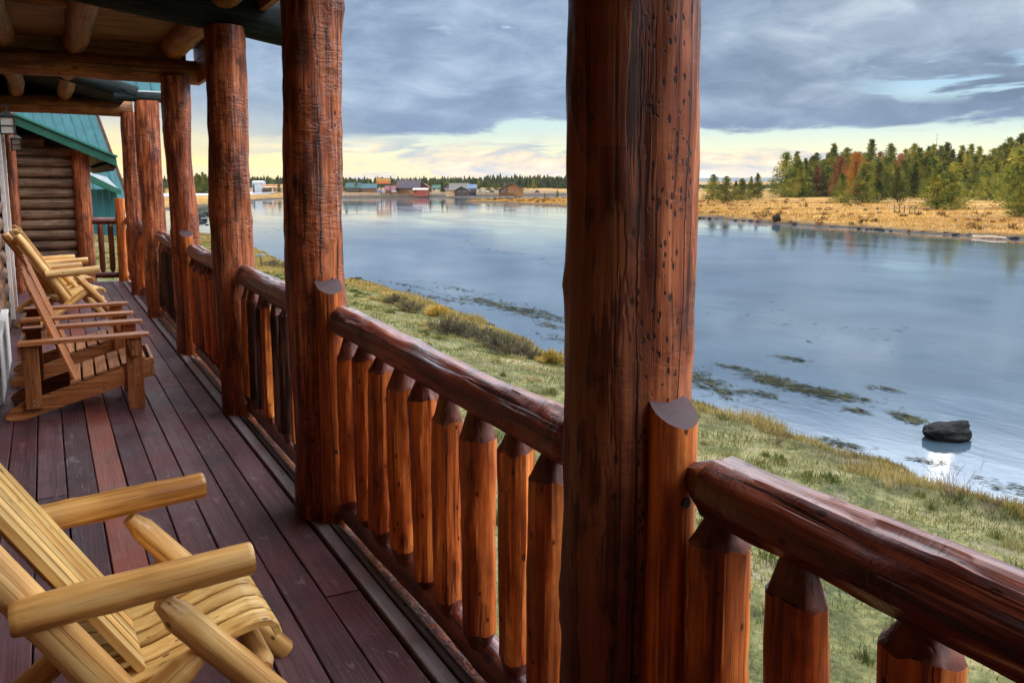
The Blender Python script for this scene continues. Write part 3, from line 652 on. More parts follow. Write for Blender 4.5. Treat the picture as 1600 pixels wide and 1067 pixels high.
# ------------------------------------------------------------------ chairs
def log_chair(label, loc, rz):
    t = thing('log_chair', label, 'chair', loc, rz, 'yellow log chairs on the porch')
    hw = .295
    P = [W['pine'], W['pineend']]
    kw = dict(seg=30, step=.02, amp=.003, bend=.006, knots=5, caps=(1, 1))
    for s_ in (-1, 1):
        sd = 100 if s_ < 0 else 200
        y = s_*hw
        log('armrest', (-.255, y-s_*.008, .605), (.275, y+s_*.008, .625), .042, .040, P, t, seed=sd+1, tip0=(.012, .040), tip1=(.01, .039), **kw)
        log('back_post', (-.475, y-s_*.052, 1.02), (-.015, y-s_*.052, .27), .044, .046, P, t, seed=sd+2, tip0=(.02, .036), tip1=(.05, .028), **kw)
        log('front_leg', (.055, y, .565), (.50, y, .0), .037, .041, P, t, seed=sd+3, tip0=(.06, .022), **kw)
        log('rear_leg', (.150, y-s_*.012, .405), (-.42, y-s_*.012, .0), .036, .038, P, t, seed=sd+4, tip0=(.06, .020), **kw)
    for nm, a_, b_ in (('cross_rail', (.30, -hw+.02, .30), (.30, hw-.02, .30)), ('cross_rail', (-.06, -hw+.06, .285), (-.06, hw-.06, .285)), ('cross_rail', (-.40, -hw+.05, .93), (-.40, hw-.05, .93))):
        log(nm, a_, b_, .030, .030, P, t, seed=17, tip0=(.03, .018), tip1=(.03, .018), seg=18, step=.04)
    # seat slats, running front to back, rolled over at the front
    prof = [(-.14, .345), (-.05, .338), (.05, .352), (.14, .378), (.235, .408), (.295, .42), (.33, .415), (.352, .396), (.36, .368)]
    ns = 6; w = (2*hw-.10)/ns
    for k in range(ns):
        y0 = -hw+.05+k*w+.006; y1 = y0+w-.012; vs = []; th_ = .020
        for i, (x, z) in enumerate(prof):
            a_ = prof[max(0, i-1)]; b_ = prof[min(len(prof)-1, i+1)]; tx, tz = b_[0]-a_[0], b_[1]-a_[1]; l_ = math.hypot(tx, tz); nx, nz = -tz/l_, tx/l_
            e = .003
            vs += [(x, y0+e, z), (x, y1-e, z), (x-nx*e, y1, z-nz*e), (x-nx*th_, y1, z-nz*th_), (x-nx*th_, y0, z-nz*th_), (x-nx*e, y0, z-nz*e)]
        m = len(prof); fs = [tuple(range(5, -1, -1)), tuple((m-1)*6+q for q in range(6))]
        for i in range(m-1): fs += [(i*6+q, i*6+(q+1) % 6, (i+1)*6+(q+1) % 6, (i+1)*6+q) for q in range(6)]
        mbx = MB(); mbx.add(vs, fs); mbx.build('seat_slat', W['pineslat'], t, smooth=35)
    # back slats lie on the front of the uprights
    p0 = Vector((-.02, 0, .325)); p1 = Vector((-.455, 0, 1.045)); d = (p1-p0); Ld = d.length; d.normalize(); nrm = Vector((d.z, 0, -d.x))
    M = Matrix(((d.x, 0, nrm.x, p0.x), (0, 1, 0, 0), (d.z, 0, nrm.z, p0.z), (0, 0, 0, 1)))
    nb = 6; w = (2*hw-.17)/nb
    for k in range(nb):
        mbx = MB(); y0 = -hw+.085+k*w; mbx.box(0, Ld-abs(k-2.5)*.012, y0+.008, y0+w-.008, .030, .052)
        o = mbx.build('back_slat', W['pineslat'], t, bevel=.003); o.matrix_local = M
    return t
lc = log_chair('nearest yellow log chair in the bottom left corner of the deck', (.115, 2.36, 0), R(2))
for lab, loc, rz_ in (('far yellow log chair just behind the two brown chairs', (.12, 10.25, 0), R(14)), ('farthest yellow log chair, closest to the log wing wall', (.07, 11.45, 0), R(12))):
    c_ = copy_tree(lc); c_.location = loc; c_.rotation_euler = (0, 0, rz_); c_['label'] = lab

def adirondack(label, loc, rz):
    t = thing('adirondack_chair', label, 'chair', loc, rz, 'brown adirondack chairs on the porch')
    C = W['cedar']; hw = .30
    for s_ in (-1, 1):
        y = s_*hw
        # side stringer, rounded at the floor end
        pr = [(.46, .345), (.46, .215), (-.33, -.0), (-.40, .0), (-.43, .012), (-.435, .035), (-.41, .07), (-.34, .115)]
        mb = MB(); ys = (y-s_*.045, y-s_*.02); mb.prism(pr, min(ys), max(ys)); mb.build('side_stringer', C, t, bevel=.003)
        mb = MB(); ys = (y-s_*.018, y+s_*.010); mb.box(.305, .41, min(ys), max(ys), 0, .505); mb.build('front_leg', W['cedarZ'], t, bevel=.003)
        mb = MB(); ys = (y-s_*.018, y+s_*.010); mb.box(-.31, -.215, min(ys), max(ys), .075, .505); mb.build('rear_leg', W['cedarZ'], t, bevel=.003)
        yc = y+s_*.005; pl = [(-.33, yc-.055), (.40, yc-.062), (.445, yc-.05), (.46, yc-.02), (.46, yc+.03), (.44, yc+.055), (.40, yc+.065), (-.33, yc+.045)]
        mb = MB(); mb.prism(pl, .507, .532, 'z'); mb.build('armrest', C, t, bevel=.004)
        mb = MB(); ys = (y+s_*.012, y+s_*.04); mb.prism([(.335, .38), (.385, .38), (.405, .505), (.315, .505)], min(ys), max(ys)); mb.build('arm_bracket', W['cedarZ'], t)
        for (bx, bz) in ((.335, .30), (.375, .24), (-.26, .13), (-.26, .10), (.36, .46)):
            mb = MB(); mb.cyl((bx, y+s_*.010, bz), (bx, y+s_*.0125, bz), .006, n=8); mb.build('bolt_head', W['steel'], t)
    for k in range(6):
        x = -.01+k*.082; z = .226+.150*(x+.01)/.46*1.9*.5+k*.004+.012
        zz = .345-(.46-x)*.285
        M = Matrix.Translation((x, 0, zz+.004)) @ Matrix.Rotation(-R(15.5), 4, 'Y')
        mb = MB(); mb.box(-.034, .034, -hw+.018, hw-.018, .0, .020); o = mb.build('seat_slat', W['cedarY'], t, bevel=.003); o.matrix_local = M
    mb = MB(); mb.box(.462, .482, -hw+.02, hw-.02, .215, .345); mb.build('front_apron', W['cedarY'], t, bevel=.003)
    mb = MB(); mb.box(-.335, -.312, -hw+.0, hw, .40, .50); mb.build('rear_cross_rail', W['cedarY'], t, bevel=.003)
    p0 = Vector((-.02, 0, .20)); p1 = Vector((-.305, 0, .995)); d = (p1-p0); Ld = d.length; d.normalize(); nrm = Vector((d.z, 0, -d.x))
    M = Matrix(((d.x, 0, nrm.x, p0.x), (0, 1, 0, 0), (d.z, 0, nrm.z, p0.z), (0, 0, 0, 1)))
    nb = 5; w = .48/nb
    for k in range(nb):
        y0 = -.24+k*w; L_ = Ld-(abs(k-2)**2)*.022; mb = MB()
        yc = y0+w/2
        mb.prism([(0, y0+.004), (L_-.02, y0+.004), (L_-.005, y0+.015), (L_, yc), (L_-.005, y0+w-.015), (L_-.02, y0+w-.004), (0, y0+w-.004)], 0, .018, 'z')
        o = mb.build('back_slat', C, t, bevel=.003); o.matrix_local = M
    mb = MB(); mb.box(.35, .42, -.25, .25, -.03, -.002); o = mb.build('back_brace', W['cedarY'], t); o.matrix_local = M
    return t
W['steel'] = plain('zinc bolt', (.45, .45, .42), (.6, .6, .55), .35, 30, .05, metallic=.8)
ac = adirondack('nearer brown slatted adirondack chair facing the railing', (.12, 6.53, 0), R(-1.5))
c_ = copy_tree(ac); c_.location = (.11, 7.60, 0); c_.rotation_euler = (0, 0, R(-1)); c_['label'] = 'brown slatted adirondack chair directly behind the nearer one, mostly hidden by it'

# ------------------------------------------------------------------ rocks
rockm = plain('wet basalt', (.003, .003, .0034), (.018, .017, .016), .8, 9, .8, spec=.08)
def rock_mesh(seed, sub=3, flatb=.5, rough=.35):
    bm = bmesh.new(); bmesh.ops.create_icosphere(bm, subdivisions=sub, radius=1.)
    so = Vector((seed*3.7, seed*1.3, seed*.7))
    for v in bm.verts:
        n = noise.noise(v.co*1.1+so)*rough+noise.noise(v.co*2.7+so)*rough*.45+noise.noise(v.co*7+so)*rough*.14
        v.co *= 1+n
        v.co.z = v.co.z*.6
    me = bpy.data.meshes.new('rock'); bm.to_mesh(me); bm.free(); me.materials.append(rockm)
    me.shade_smooth(); me.set_sharp_from_angle(angle=R(28)); return me
rms = [rock_mesh(i) for i in range(6)]; big = rock_mesh(3.3, 5, rough=.30)
# the big rock: pointed wedge
for v in big.vertices:
    x, y, z = v.co; v.co.z = z*.95+max(0, x)*.28*max(0, 1-abs(y)); v.co.x *= 1.32
def rock(px, py, size, label, cat='rock', me=None, rz=0, sink=.25, group=None, sz=1.):
    p = at(px, py, WZ); o = link('rock', me or rms[random.randrange(6)]); o.location = (p.x, p.y, WZ+size*(.6*sz-sink*1.2*sz)*.6); o.rotation_euler = (0, 0, rz)
    o.scale = (size, size*.85, size*.8*sz); return tag(o, label, cat, group)
rock(1478, 683, .40, 'large dark pointed rock standing alone in the near water', me=big, rz=R(-20), sink=.12)
rock(765, 509, .19, 'small dark rock alone in the water past the sagebrush', rz=.3, sz=.8)
random.seed(5)
rock(556, 441, .42, 'dark shore rock at the left end of the gold grass bank', rz=1)
rock(572, 444, .30, 'dark rock just off the left end of the gold grass bank', rz=2)
rock(1213, 348, .55, 'tallest boulder on the waterline below the right bank pines', rz=.2, sz=2.2, sink=-.1)
for i in range(16):
    rock(random.uniform(306, 334), random.uniform(330, 352), random.uniform(.18, .7), 'dark rock in the shallow bay seen between the left posts', group='rocks in the far left bay', rz=random.uniform(0, 6), sz=.8)
for i in range(46):
    px = random.uniform(1092, 1600); y = 340.5+(px-1092)/508*33.5+random.uniform(-.5, .8)
    if 1190 < px < 1235: continue
    rock(px, y, random.uniform(.10, .34), 'dark rock on the waterline of the golden right bank', group='rocks along the right bank', rz=random.uniform(0, 6), sz=random.uniform(.8, 1.3))
t = tag(log('driftwood_log', at(1520, 368.5, WZ+.15), at(1572, 371.5, WZ+.15), .14, .09, plain('grey driftwood', (.16, .14, .12), (.34, .30, .26), .8, 8), seg=12, step=.3, amp=.03, bend=.1, seed=2), 'pale driftwood log lying on the right bank waterline', 'log')

# ------------------------------------------------------------------ vegetation
def leafmat(name, stops, scale=.8, trans=.25, objvar=.25, rough=.7, attr=None):
    s = NT(name); tc, (p, r) = s.coords()
    n = s.noise(p, scale, 4, .65)
    if attr: n = s.math('ADD', s.math('MULTIPLY', n, .4), s.math('MULTIPLY', s.n('ShaderNodeAttribute', attribute_name=attr).outputs['Fac'], .6))
    c = s.ramp(n, stops); c = s.vmath('SCALE', c, s.math('ADD', 1-objvar, s.math('MULTIPLY', r, 2*objvar)))
    d = s.n('ShaderNodeBsdfDiffuse'); s.l(c, d.inputs[0]); tr = s.n('ShaderNodeBsdfTranslucent'); s.l(c, tr.inputs[0])
    mx = s.n('ShaderNodeMixShader'); mx.inputs[0].default_value = trans; s.l(d.outputs[0], mx.inputs[1]); s.l(tr.outputs[0], mx.inputs[2])
    o = s.n('ShaderNodeOutputMaterial'); s.l(mx.outputs[0], o.inputs[0]); return s.m
def tri_mesh(name, V, mat, attr=None, quad=False):
    """V: (n,3,3) triangles"""
    n = len(V); k = V.shape[1]
    me = bpy.data.meshes.new(name); me.vertices.add(n*k); me.vertices.foreach_set('co', V.reshape(-1).astype(np.float32))
    me.loops.add(n*k); me.loops.foreach_set('vertex_index', np.arange(n*k, dtype=np.int32))
    me.polygons.add(n); me.polygons.foreach_set('loop_start', np.arange(0, n*k, k, dtype=np.int32))
    if attr is not None:
        a = me.attributes.new('tint', 'FLOAT', 'POINT'); a.data.foreach_set('value', np.repeat(attr, k).astype(np.float32))
    me.materials.append(mat); me.update(calc_edges=True); me.validate(); return me
PINE = leafmat('pine needles', [(.28, (.014, .024, .008)), (.43, (.060, .082, .018)), (.58, (.17, .17, .032)), (.72, (.32, .265, .05))], 3.5, .25, .28)
RUST = leafmat('rust red dry needles', [(.3, (.07, .032, .016)), (.5, (.17, .075, .032)), (.7, (.29, .14, .06))], .9, .2, .2)
GOLDL = leafmat('autumn gold leaves', [(.3, (.11, .05, .014)), (.5, (.26, .115, .026)), (.7, (.40, .20, .045))], .9, .25, .2)
BARK = plain('pine bark', (.035, .022, .015), (.10, .065, .045), .9, 12, .5)
def pine_variant(seed, H=1., R0=.26, nb=120, base=.06, mat=PINE, power=.85, sparse=1., clump=7):
    rs = np.random.RandomState(seed); T = []
    for i in range(nb):
        t = base+(1-base)*(i/nb)**1.05; lr = R0*((1-t)**power)*(.55+.6*rs.rand())+.012
        a = i*2.399+rs.rand()*.9; dirv = np.array([math.cos(a), math.sin(a), .10+.45*t+rs.randn()*.12])
        b0 = np.array([0, 0, t*H])
        for q in np.linspace(.25, 1., max(2, int(5*lr/R0)+2)):
            c = b0+dirv*lr*q+np.array([0, 0, -.10*lr*q*(1-t)])
            for _ in range(max(2, int(clump*sparse))):
                v = rs.randn(3); v /= np.linalg.norm(v); v[2] = abs(v[2])*.8+.1; u = rs.randn(3); u -= v*np.dot(u, v); u /= np.linalg.norm(u)
                s_ = .024*(.6+.8*rs.rand()); w = s_*.36; cc = c+rs.randn(3)*lr*.11
                T.append([cc-u*w, cc+u*w, cc+v*s_*1.9])
    crown = tri_mesh('crown', np.array(T), mat)
    mb = MB(); mb.cyl((0, 0, -.03), (.004, .003, .5*H), .016, .010, 8); mb.cyl((.004, .003, .5*H), (0, 0, .985*H), .010, .002, 6)
    for i in range(0, nb, 5):
        t = base+(1-base)*(i/nb)**1.05; a = i*2.399; l_ = R0*(1-t)**power*.7; mb.cyl((0, 0, t*H), (math.cos(a)*l_, math.sin(a)*l_, t*H+l_*.2), .004, .001, 4)
    return mb.mesh('trunk', BARK, 60), crown
PV_ = [pine_variant(1, R0=.24, nb=130, power=.9), pine_variant(2, R0=.29, nb=130, power=.85), pine_variant(3, R0=.21, nb=140, power=.95), pine_variant(4, R0=.33, nb=130, base=.03, power=.8), pine_variant(5, R0=.37, nb=140, base=.02, power=.75, sparse=1.1)]
RV_ = [pine_variant(11, R0=.33, nb=120, base=.10, mat=RUST, power=.5), pine_variant(12, R0=.25, nb=120, base=.08, mat=RUST, power=.55)]
GV_ = [pine_variant(15, R0=.32, nb=120, base=.08, mat=GOLDL, power=.5)]
def land_at(px, pyb):
    z = -2.4
    for _ in range(6):
        p = at(px, pyb, z); z = .5*z+.5*gz(p.x, p.y)
    p = at(px, pyb, z); return Vector((p.x, p.y, gz(p.x, p.y)))
def tree(px, ytop, ybase, var, label, name='pine_tree', cat='tree', group=None, wid=1., rz=None):
    p = land_at(px, ybase); D = (p-EYE).dot(fw); h = (ybase-ytop)/FPX*D*1.015
    t = thing(name, label, cat, p, random.uniform(0, 6.28) if rz is None else rz, group); t.scale = (h*wid, h*wid, h)
    link('trunk', var[0], t); link('crown', var[1], t); return t
random.seed(21)
solo = [
 (1114, 274, 312, 3, 'leftmost small pine of the row right of the big porch post'),
 (1134, 277, 315, 4, 'second bushy small pine from the big porch post, bright green'),
 (1149, 283, 311, 0, 'small slim pine in the middle of the row of small pines'),
 (1159, 280, 313, 4, 'fourth low bushy pine in the row of small pines'),
 (1173, 277, 310, 0, 'fifth small pine in the row, beside its rightmost tree'),
 (1183, 272, 310, 1, 'rightmost tree of the row of small pines by the meadow'),
 (1226, 241, 308, 4, 'big full pine at the left end of the dense wood on the right bank'),
 (1314, 273, 317, 4, 'short dark pine in front of the left rust coloured trees'),
 (1347, 258, 317, 4, 'broad dark pine in front, just right of the orange tree'),
 (1371, 257, 316, 1, 'dark pine in front with a bare lower trunk, beside the broad dark one'),
 (1402, 262, 315, 1, 'thin front pine in the gap right of the rust trees'),
 (1463, 259, 327, 3, 'left one of the two bushy pines standing nearest the river'),
 (1486, 256, 327, 4, 'right one of the two bushy pines standing nearest the river'),
 (1541, 254, 313, 4, 'bushy pine at the wood edge right of the pair nearest the river'),
 (1592, 289, 339, 4, 'low bright green pine closest to the right picture edge'),
 (1588, 238, 325, 4, 'tall leaning full pine behind the low bright green one at right edge'),
 (1358, 222, 306, 2, 'tall narrow dark pine rising above the rust coloured crowns'),
 (1300, 228, 306, 2, 'tall slim pine behind the left rust trees'),
]
for px, yt, yb, v, lab in solo:
    tree(px, yt, yb, PV_[v], lab, wid=(1.55 if px < 1190 else 1.25) if v >= 3 else 1.2)
for px, yt, yb, v, lab in ((1311, 248, 308, RV_[0], 'left rust coloured dry tree in the right bank wood'), (1335, 241, 311, GV_[0], 'bright orange autumn tree in the right bank wood'), (1372, 240, 303, RV_[1], 'rust tree high behind the dark front pines'), (1404, 243, 306, RV_[1], 'rightmost rust tree among the dark pines'), (1276, 262, 307, RV_[1], 'small rust tree with thin crown left in the wood')):
    tree(px, yt, yb, v, lab, name='autumn_tree', wid=1.0)
for px, yt, yb in [(1242, 240, 307), (1256, 250, 307), (1269, 246, 306), (1283, 252, 306), (1291, 242, 305), (1320, 234, 303), (1339, 240, 303), (1388, 228, 303), (1381, 246, 305), (1418, 244, 304), (1424, 228, 303), (1433, 234, 307), (1443, 240, 308), (1454, 229, 303), (1466, 231, 303), (1475, 226, 302), (1484, 238, 306), (1495, 244, 307), (1499, 231, 303), (1507, 240, 307), (1513, 229, 303), (1526, 232, 303), (1533, 245, 307), (1548, 235, 304), (1557, 232, 303), (1565, 228, 305), (1572, 219, 303), (1579, 236, 307), (1583, 226, 304), (1590, 213, 303), (1598, 222, 305), (1608, 215, 305), (1618, 230, 310), (1628, 220, 306), (1640, 225, 308), (1655, 218, 306), (1412, 236, 302), (1447, 232, 302), (1520, 246, 309), (1552, 248, 311), (1575, 250, 314), (1428, 252, 309), (1450, 256, 311), (1250, 262, 309)]:
    tree(px, yt, yb, PV_[random.choice((0, 1, 2, 2, 3))], 'dark pine inside the dense wood on the right bank', group='dense pines of the right bank wood', wid=1.25)
for k in range(80):
    px = random.uniform(1232, 1670); tree(px, random.uniform(241, 266), random.uniform(302, 308), PV_[random.choice((1, 3, 4))], 'dark pine inside the dense wood on the right bank', group='dense pines of the right bank wood', wid=random.uniform(1.2, 1.7))
# grove seen between the left posts
for k, (px, yt) in enumerate([(305, 276), (309, 272), (313, 274), (318, 270), (322, 273), (327, 277), (331, 276), (246, 272), (252, 275)]):
    tree(px, yt, 303, PV_[k % 3], 'dark pine of the far grove seen between the left porch posts', group='far grove between the left posts', wid=1.3)

# far forest belt: one mass
def far_forest():
    rs = np.random.RandomState(3); T = []
    def one(p, h, w):
        for k in range(5):
            z0 = h*(.08+.18*k); z1 = min(h, z0+h*.34); r = w*(1-.17*k); a0 = rs.rand()*6
            for j in range(6):
                a = a0+j*1.047+rs.randn()*.15; b = a+.9
                T.append([p+np.array([math.cos(a)*r*(.7+.5*rs.rand()), math.sin(a)*r, z0+rs.randn()*.04*h]), p+np.array([math.cos(b)*r, math.sin(b)*r*(.7+.5*rs.rand()), z0+rs.randn()*.04*h]), p+np.array([rs.randn()*.02*h, rs.randn()*.02*h, z1])])
    for k in range(2600):
        px = rs.uniform(-60, 1260); D = rs.uniform(360, 520)
        p = EYE+ray(px, 283)*(D/FPX); z = -1.6
        top = 277.0+1.6*math.sin(px*.013)+rs.randn()*1.6+(1.5 if px < 540 else 0)+(10.5 if px > 1060 else 0)
        h = max(1.5, EYE.z+(283-top)/FPX*D-z)
        one(np.array([p.x, p.y, z-.3]), h*(.85+.3*rs.rand()), h*.2+.35)
    return np.array(T)
tag(link('forest', tri_mesh('forest', far_forest(), leafmat('distant conifers', [(.3, (.018, .028, .016)), (.5, (.04, .052, .026)), (.7, (.075, .080, .035))], .12, .1, 0))), 'belt of dark conifers along the whole horizon behind the town', 'forest', kind='stuff')

# grass blades
def blades(n, xr, yr, hfun, wfun, lean, seed, keep, mat, name, label):
    rs = np.random.RandomState(seed)
    X = rs.uniform(*xr, n); Y = yr[0]+(yr[1]-yr[0])*rs.rand(n)**1.6
    Z, d, t = height(X, Y); m = keep(X, Y, Z, d, t, rs); X, Y, Z, d = X[m], Y[m], Z[m], d[m]; n = len(X)
    dist = np.hypot(X, Y); h = hfun(X, Y, d, rs); w = wfun(dist, rs, n)
    a = rs.rand(n)*6.283; l = rs.rand(n)*lean+.05; b = rs.rand(n)*6.283
    P = np.stack([X, Y, Z-.01], 1); U = np.stack([np.cos(a), np.sin(a), 0*a], 1)*w[:, None]
    Tp = P+np.stack([np.cos(b)*l*h, np.sin(b)*l*h, h*np.sqrt(np.clip(1-l*l, .1, 1))], 1)
    V = np.stack([P-U, P+U, Tp], 1)
    tint = np.clip(.5+.24*wig(X, Y, .7)+.16*wig(X, Y, 2.3, 3)+.18*rs.randn(n), 0, 1)
    tag(link(name, tri_mesh(name, V, mat, tint)), label, 'grass', kind='stuff')
LAWN = leafmat('lawn blades', [(.20, (.05, .068, .02)), (.40, (.125, .135, .038)), (.56, (.235, .205, .072)), (.76, (.40, .32, .16))], .5, .3, 0, attr='tint')
DRY = leafmat('dry gold blades', [(.2, (.10, .080, .028)), (.45, (.25, .185, .055)), (.65, (.38, .28, .10)), (.85, (.48, .39, .20))], .7, .3, 0, attr='tint')
DRYB = leafmat('rabbitbrush stalks', [(.3, (.16, .10, .025)), (.5, (.34, .23, .05)), (.7, (.48, .36, .10))], 4, .3, .1)
MEAD = leafmat('meadow blades', [(.25, (.08, .042, .011)), (.42, (.20, .105, .017)), (.58, (.31, .165, .024)), (.75, (.37, .225, .05))], .12, .3, 0)
blades(260000, (1.6, 12.9), (.5, 62), lambda X, Y, d, rs: .045+.05*rs.rand(len(X))+.03*np.clip(wig(X, Y, .8), 0, 1), lambda D, rs, n: .0022+.0009*D*.55*(.6+.6*rs.rand(n)), .8, 1, lambda X, Y, Z, d, t, rs: (d > .15) & (wig(X, Y, 1.3, 4)+.5*rs.randn(len(X)) > -.65), LAWN, 'grass', 'short patchy green lawn between the porch and the river')
def tussocks():
    rs = np.random.RandomState(31); T = []; tint = []
    for k in range(900):
        x = rs.uniform(1.8, 12.0); y = .6+44*rs.rand()**1.7
        if wig(np.array([x]), np.array([y]), .6, 5)[0]+.4*rs.randn() < -.05: continue
        z = gz(x, y); r = rs.uniform(.05, .22); t0 = rs.choice([.05, .12, .3, .62, .85]); D = math.hypot(x, y)
        for _ in range(int(60+240*r)):
            q = r*rs.rand()**.6; a = rs.rand()*6.283; b0 = np.array([x+math.cos(a)*q, y+math.sin(a)*q, z-.01]); h = rs.uniform(.07, .17)*(1.1-q/r*.5)
            l = .35*q/r+.15*rs.rand(); w = .0024+.0005*D; u = np.array([math.cos(a+1.4), math.sin(a+1.4), 0])*w
            T.append([b0-u, b0+u, b0+np.array([math.cos(a)*l*h, math.sin(a)*l*h, h])]); tint.append(np.clip(t0+.12*rs.randn(), 0, 1))
    tag(link('grass_tussocks', tri_mesh('grass_tussocks', np.array(T), LAWN, np.array(tint))), 'scattered darker grass tussocks on the lawn', 'grass', kind='stuff')
tussocks()
blades(190000, (8.5, 13.4), (1.5, 85), lambda X, Y, d, rs: (.09+.19*rs.rand(len(X)))*(.55+.6*np.clip(wig(X, Y, .55, 1)+.3, 0, 1)), lambda D, rs, n: .003+.0006*D*(.6+.6*rs.rand(n)), .55, 2, lambda X, Y, Z, d, t, rs: (d > .0) & (d < .8+1.2*np.clip(wig(X, Y, .5, 2), 0, 1)+np.clip((Y-14)/16, 0, 1.3)) & (wig(X, Y, .9, 7)+.6*rs.randn(len(X)) > -.45), DRY, 'dry_grass', 'tall dry golden grass along the near river edge')
blades(110000, (70, 150), (-5, 190), lambda X, Y, d, rs: .12+.26*rs.rand(len(X)), lambda D, rs, n: .02+.00025*D*(.6+.6*rs.rand(n)), .6, 3, lambda X, Y, Z, d, t, rs: (d > .25) & (t == 3) & (rs.rand(len(X)) < np.exp(-d/25)+.15), MEAD, 'meadow_grass', 'golden meadow grass covering the right bank and the spit')

def meadow_brush():
    rs = np.random.RandomState(77); T = []; tint = []
    while len(T) < 8000:
        x = rs.uniform(72, 150); y = rs.uniform(-5, 190); Z_, d_, t_ = height(np.array([x]), np.array([y]))
        if t_[0] != 3 or d_[0] < .3 or rs.rand() > math.exp(-d_[0]/30)+.12: continue
        r = rs.uniform(.2, .65); h0 = r*rs.uniform(.5, .9); t0 = rs.rand()
        for _ in range(int(26*r*2)):
            v = rs.randn(3); v /= np.linalg.norm(v); c = np.array([x, y, Z_[0]])+np.array([v[0]*r, v[1]*r, abs(v[2])*h0])*rs.rand()**.4
            u = rs.randn(3)*.07; w_ = rs.randn(3)*.06; T.append([c-u, c+u, c+w_+np.array([v[0]*.1, v[1]*.1, .2])]); tint.append(np.clip(t0+.15*rs.randn(), 0, 1))
    tag(link('meadow_brush', tri_mesh('meadow_brush', np.array(T), leafmat('meadow brush', [(.2, (.045, .030, .018)), (.45, (.09, .065, .03)), (.65, (.15, .065, .03)), (.85, (.20, .15, .06))], .7, .2, 0, attr='tint'), np.array(tint))), 'low brown and rust coloured brush dotted over the right bank meadow', 'brush', kind='stuff')
meadow_brush()

# sagebrush and small shrubs on the near bank
SAGE = leafmat('sagebrush leaves', [(.3, (.045, .040, .028)), (.5, (.115, .10, .062)), (.7, (.22, .185, .10))], 5, .2, .15)
DSTEM = plain('dry shrub stem', (.06, .04, .03), (.16, .11, .08), .9, 20, .2)
def bush(name, label, p, Rr, H, mat, seed, n=900, group=None, stems=40, leaf=.035, droop=.3):
    rs = np.random.RandomState(seed); T = []; mb = MB(); tips = []
    for i in range(stems):
        a = rs.rand()*6.283; q = rs.rand()**.6; tip = np.array([math.cos(a)*Rr*q, math.sin(a)*Rr*q, H*(.55+.5*rs.rand())*(1-.45*q*q)]); b0 = np.array([tip[0]*.25, tip[1]*.25, -.03]); tips.append((b0, tip))
        md = b0*.5+tip*.5+rs.randn(3)*.03*Rr
        mb.cyl(b0, md, .008*H+.003, .004, 4); mb.cyl(md, tip, .004, .0015, 4)
    for i in range(n):
        b0, tip = tips[rs.randint(stems)]; f_ = .35+.65*rs.rand()**.7; c = b0+(tip-b0)*f_+rs.randn(3)*.045*Rr
        v = (tip-b0)/np.linalg.norm(tip-b0)+rs.randn(3)*droop; v /= np.linalg.norm(v); u = rs.randn(3); u -= v*np.dot(u, v); u /= np.linalg.norm(u); s_ = leaf*(.6+.8*rs.rand())
        T.append([c-u*s_*.22, c+u*s_*.22, c+v*s_*2.2])
    t = thing(name, label, 'bush', p, 0, group)
    mb.build('stem', DSTEM, t); link('foliage', tri_mesh('foliage', np.array(T), mat), t); return t
def shore_pt(px, py, dz=0.):
    p = at(px, py, -3.1)
    for _ in range(6):
        z = gz(p.x, p.y); p = at(px, py, z)
    return Vector((p.x, p.y, z-.02))
bl_ = [('sagebrush', 'largest grey sagebrush on the near bank, left of the big post', 697, 519, .85, .72, SAGE), ('sagebrush', 'low grey sagebrush between the largest one and the wide brown one', 752, 532, .6, .5, SAGE), ('sagebrush', 'wide brownish sagebrush right before the big porch post', 797, 553, .75, .62, SAGE),
 ('sagebrush', 'small sagebrush at the far left of the gold grass edge', 617, 474, .55, .45, SAGE), ('sagebrush', 'second small sagebrush along the gold grass edge, past the first', 640, 486, .6, .45, SAGE), ('gold_bush', 'yellow green rabbitbrush clump behind the largest sagebrush', 683, 494, .4, .36, DRYB), ('gold_bush', 'orange gold grass clump touching the left side of the big porch post', 862, 568, .4, .34, DRYB), ('sagebrush', 'grey brown sagebrush filling the gap behind the largest one', 722, 523, .6, .55, SAGE), ('sagebrush', 'pale sagebrush squeezed left of the wide brownish one', 774, 542, .5, .5, SAGE), ('sagebrush', 'sagebrush nearest the big porch post on its left', 826, 560, .5, .42, SAGE),
 ('sagebrush', 'small dark tuft seen just left of the rippled second post', 430, 416, .8, .5, SAGE)]
for i, (nm, lab, px, py, r_, h_, m_) in enumerate(bl_):
    bush(nm, lab, shore_pt(px, py), r_*.9, h_*.85, m_, 40+i, n=1500, stems=60, leaf=.04 if m_ is SAGE else .07, group='bushes along the near bank', droop=.3 if m_ is SAGE else .15)
def twig_shrub(label, p, H, seed, n=16):
    rs = random.Random(seed); mb = MB()
    def br(p0, d, L, r, lv):
        q = p0
        for k in range(3):
            d = (d+Vector((rs.uniform(-.25, .25), rs.uniform(-.25, .25), rs.uniform(-.05, .2)))).normalized(); q2 = q+d*L/3; mb.cyl(q, q2, r*(1-.25*k), r*(1-.25*(k+1)), 4); q = q2
            if lv > 0: br(q, (d+Vector((rs.uniform(-.8, .8), rs.uniform(-.8, .8), rs.uniform(-.2, .4)))).normalized(), L*.5, r*.55, lv-1)
    for i in range(n):
        a = rs.uniform(0, 6.28); br(Vector((0, 0, -.03)), Vector((math.cos(a)*.7, math.sin(a)*.7, rs.uniform(.5, 1.2))).normalized(), H*rs.uniform(.5, 1), .0045, 2)
    t = thing('twig_shrub', label, 'bush', p, 0, 'bushes along the near bank'); mb.build('branch', plain('reddish bare twig', (.10, .05, .04), (.22, .12, .09), .8, 30, .1), t); return t
twig_shrub('bare reddish twig shrub at the water edge near the lone rock', shore_pt(1488, 778), .62, 3)
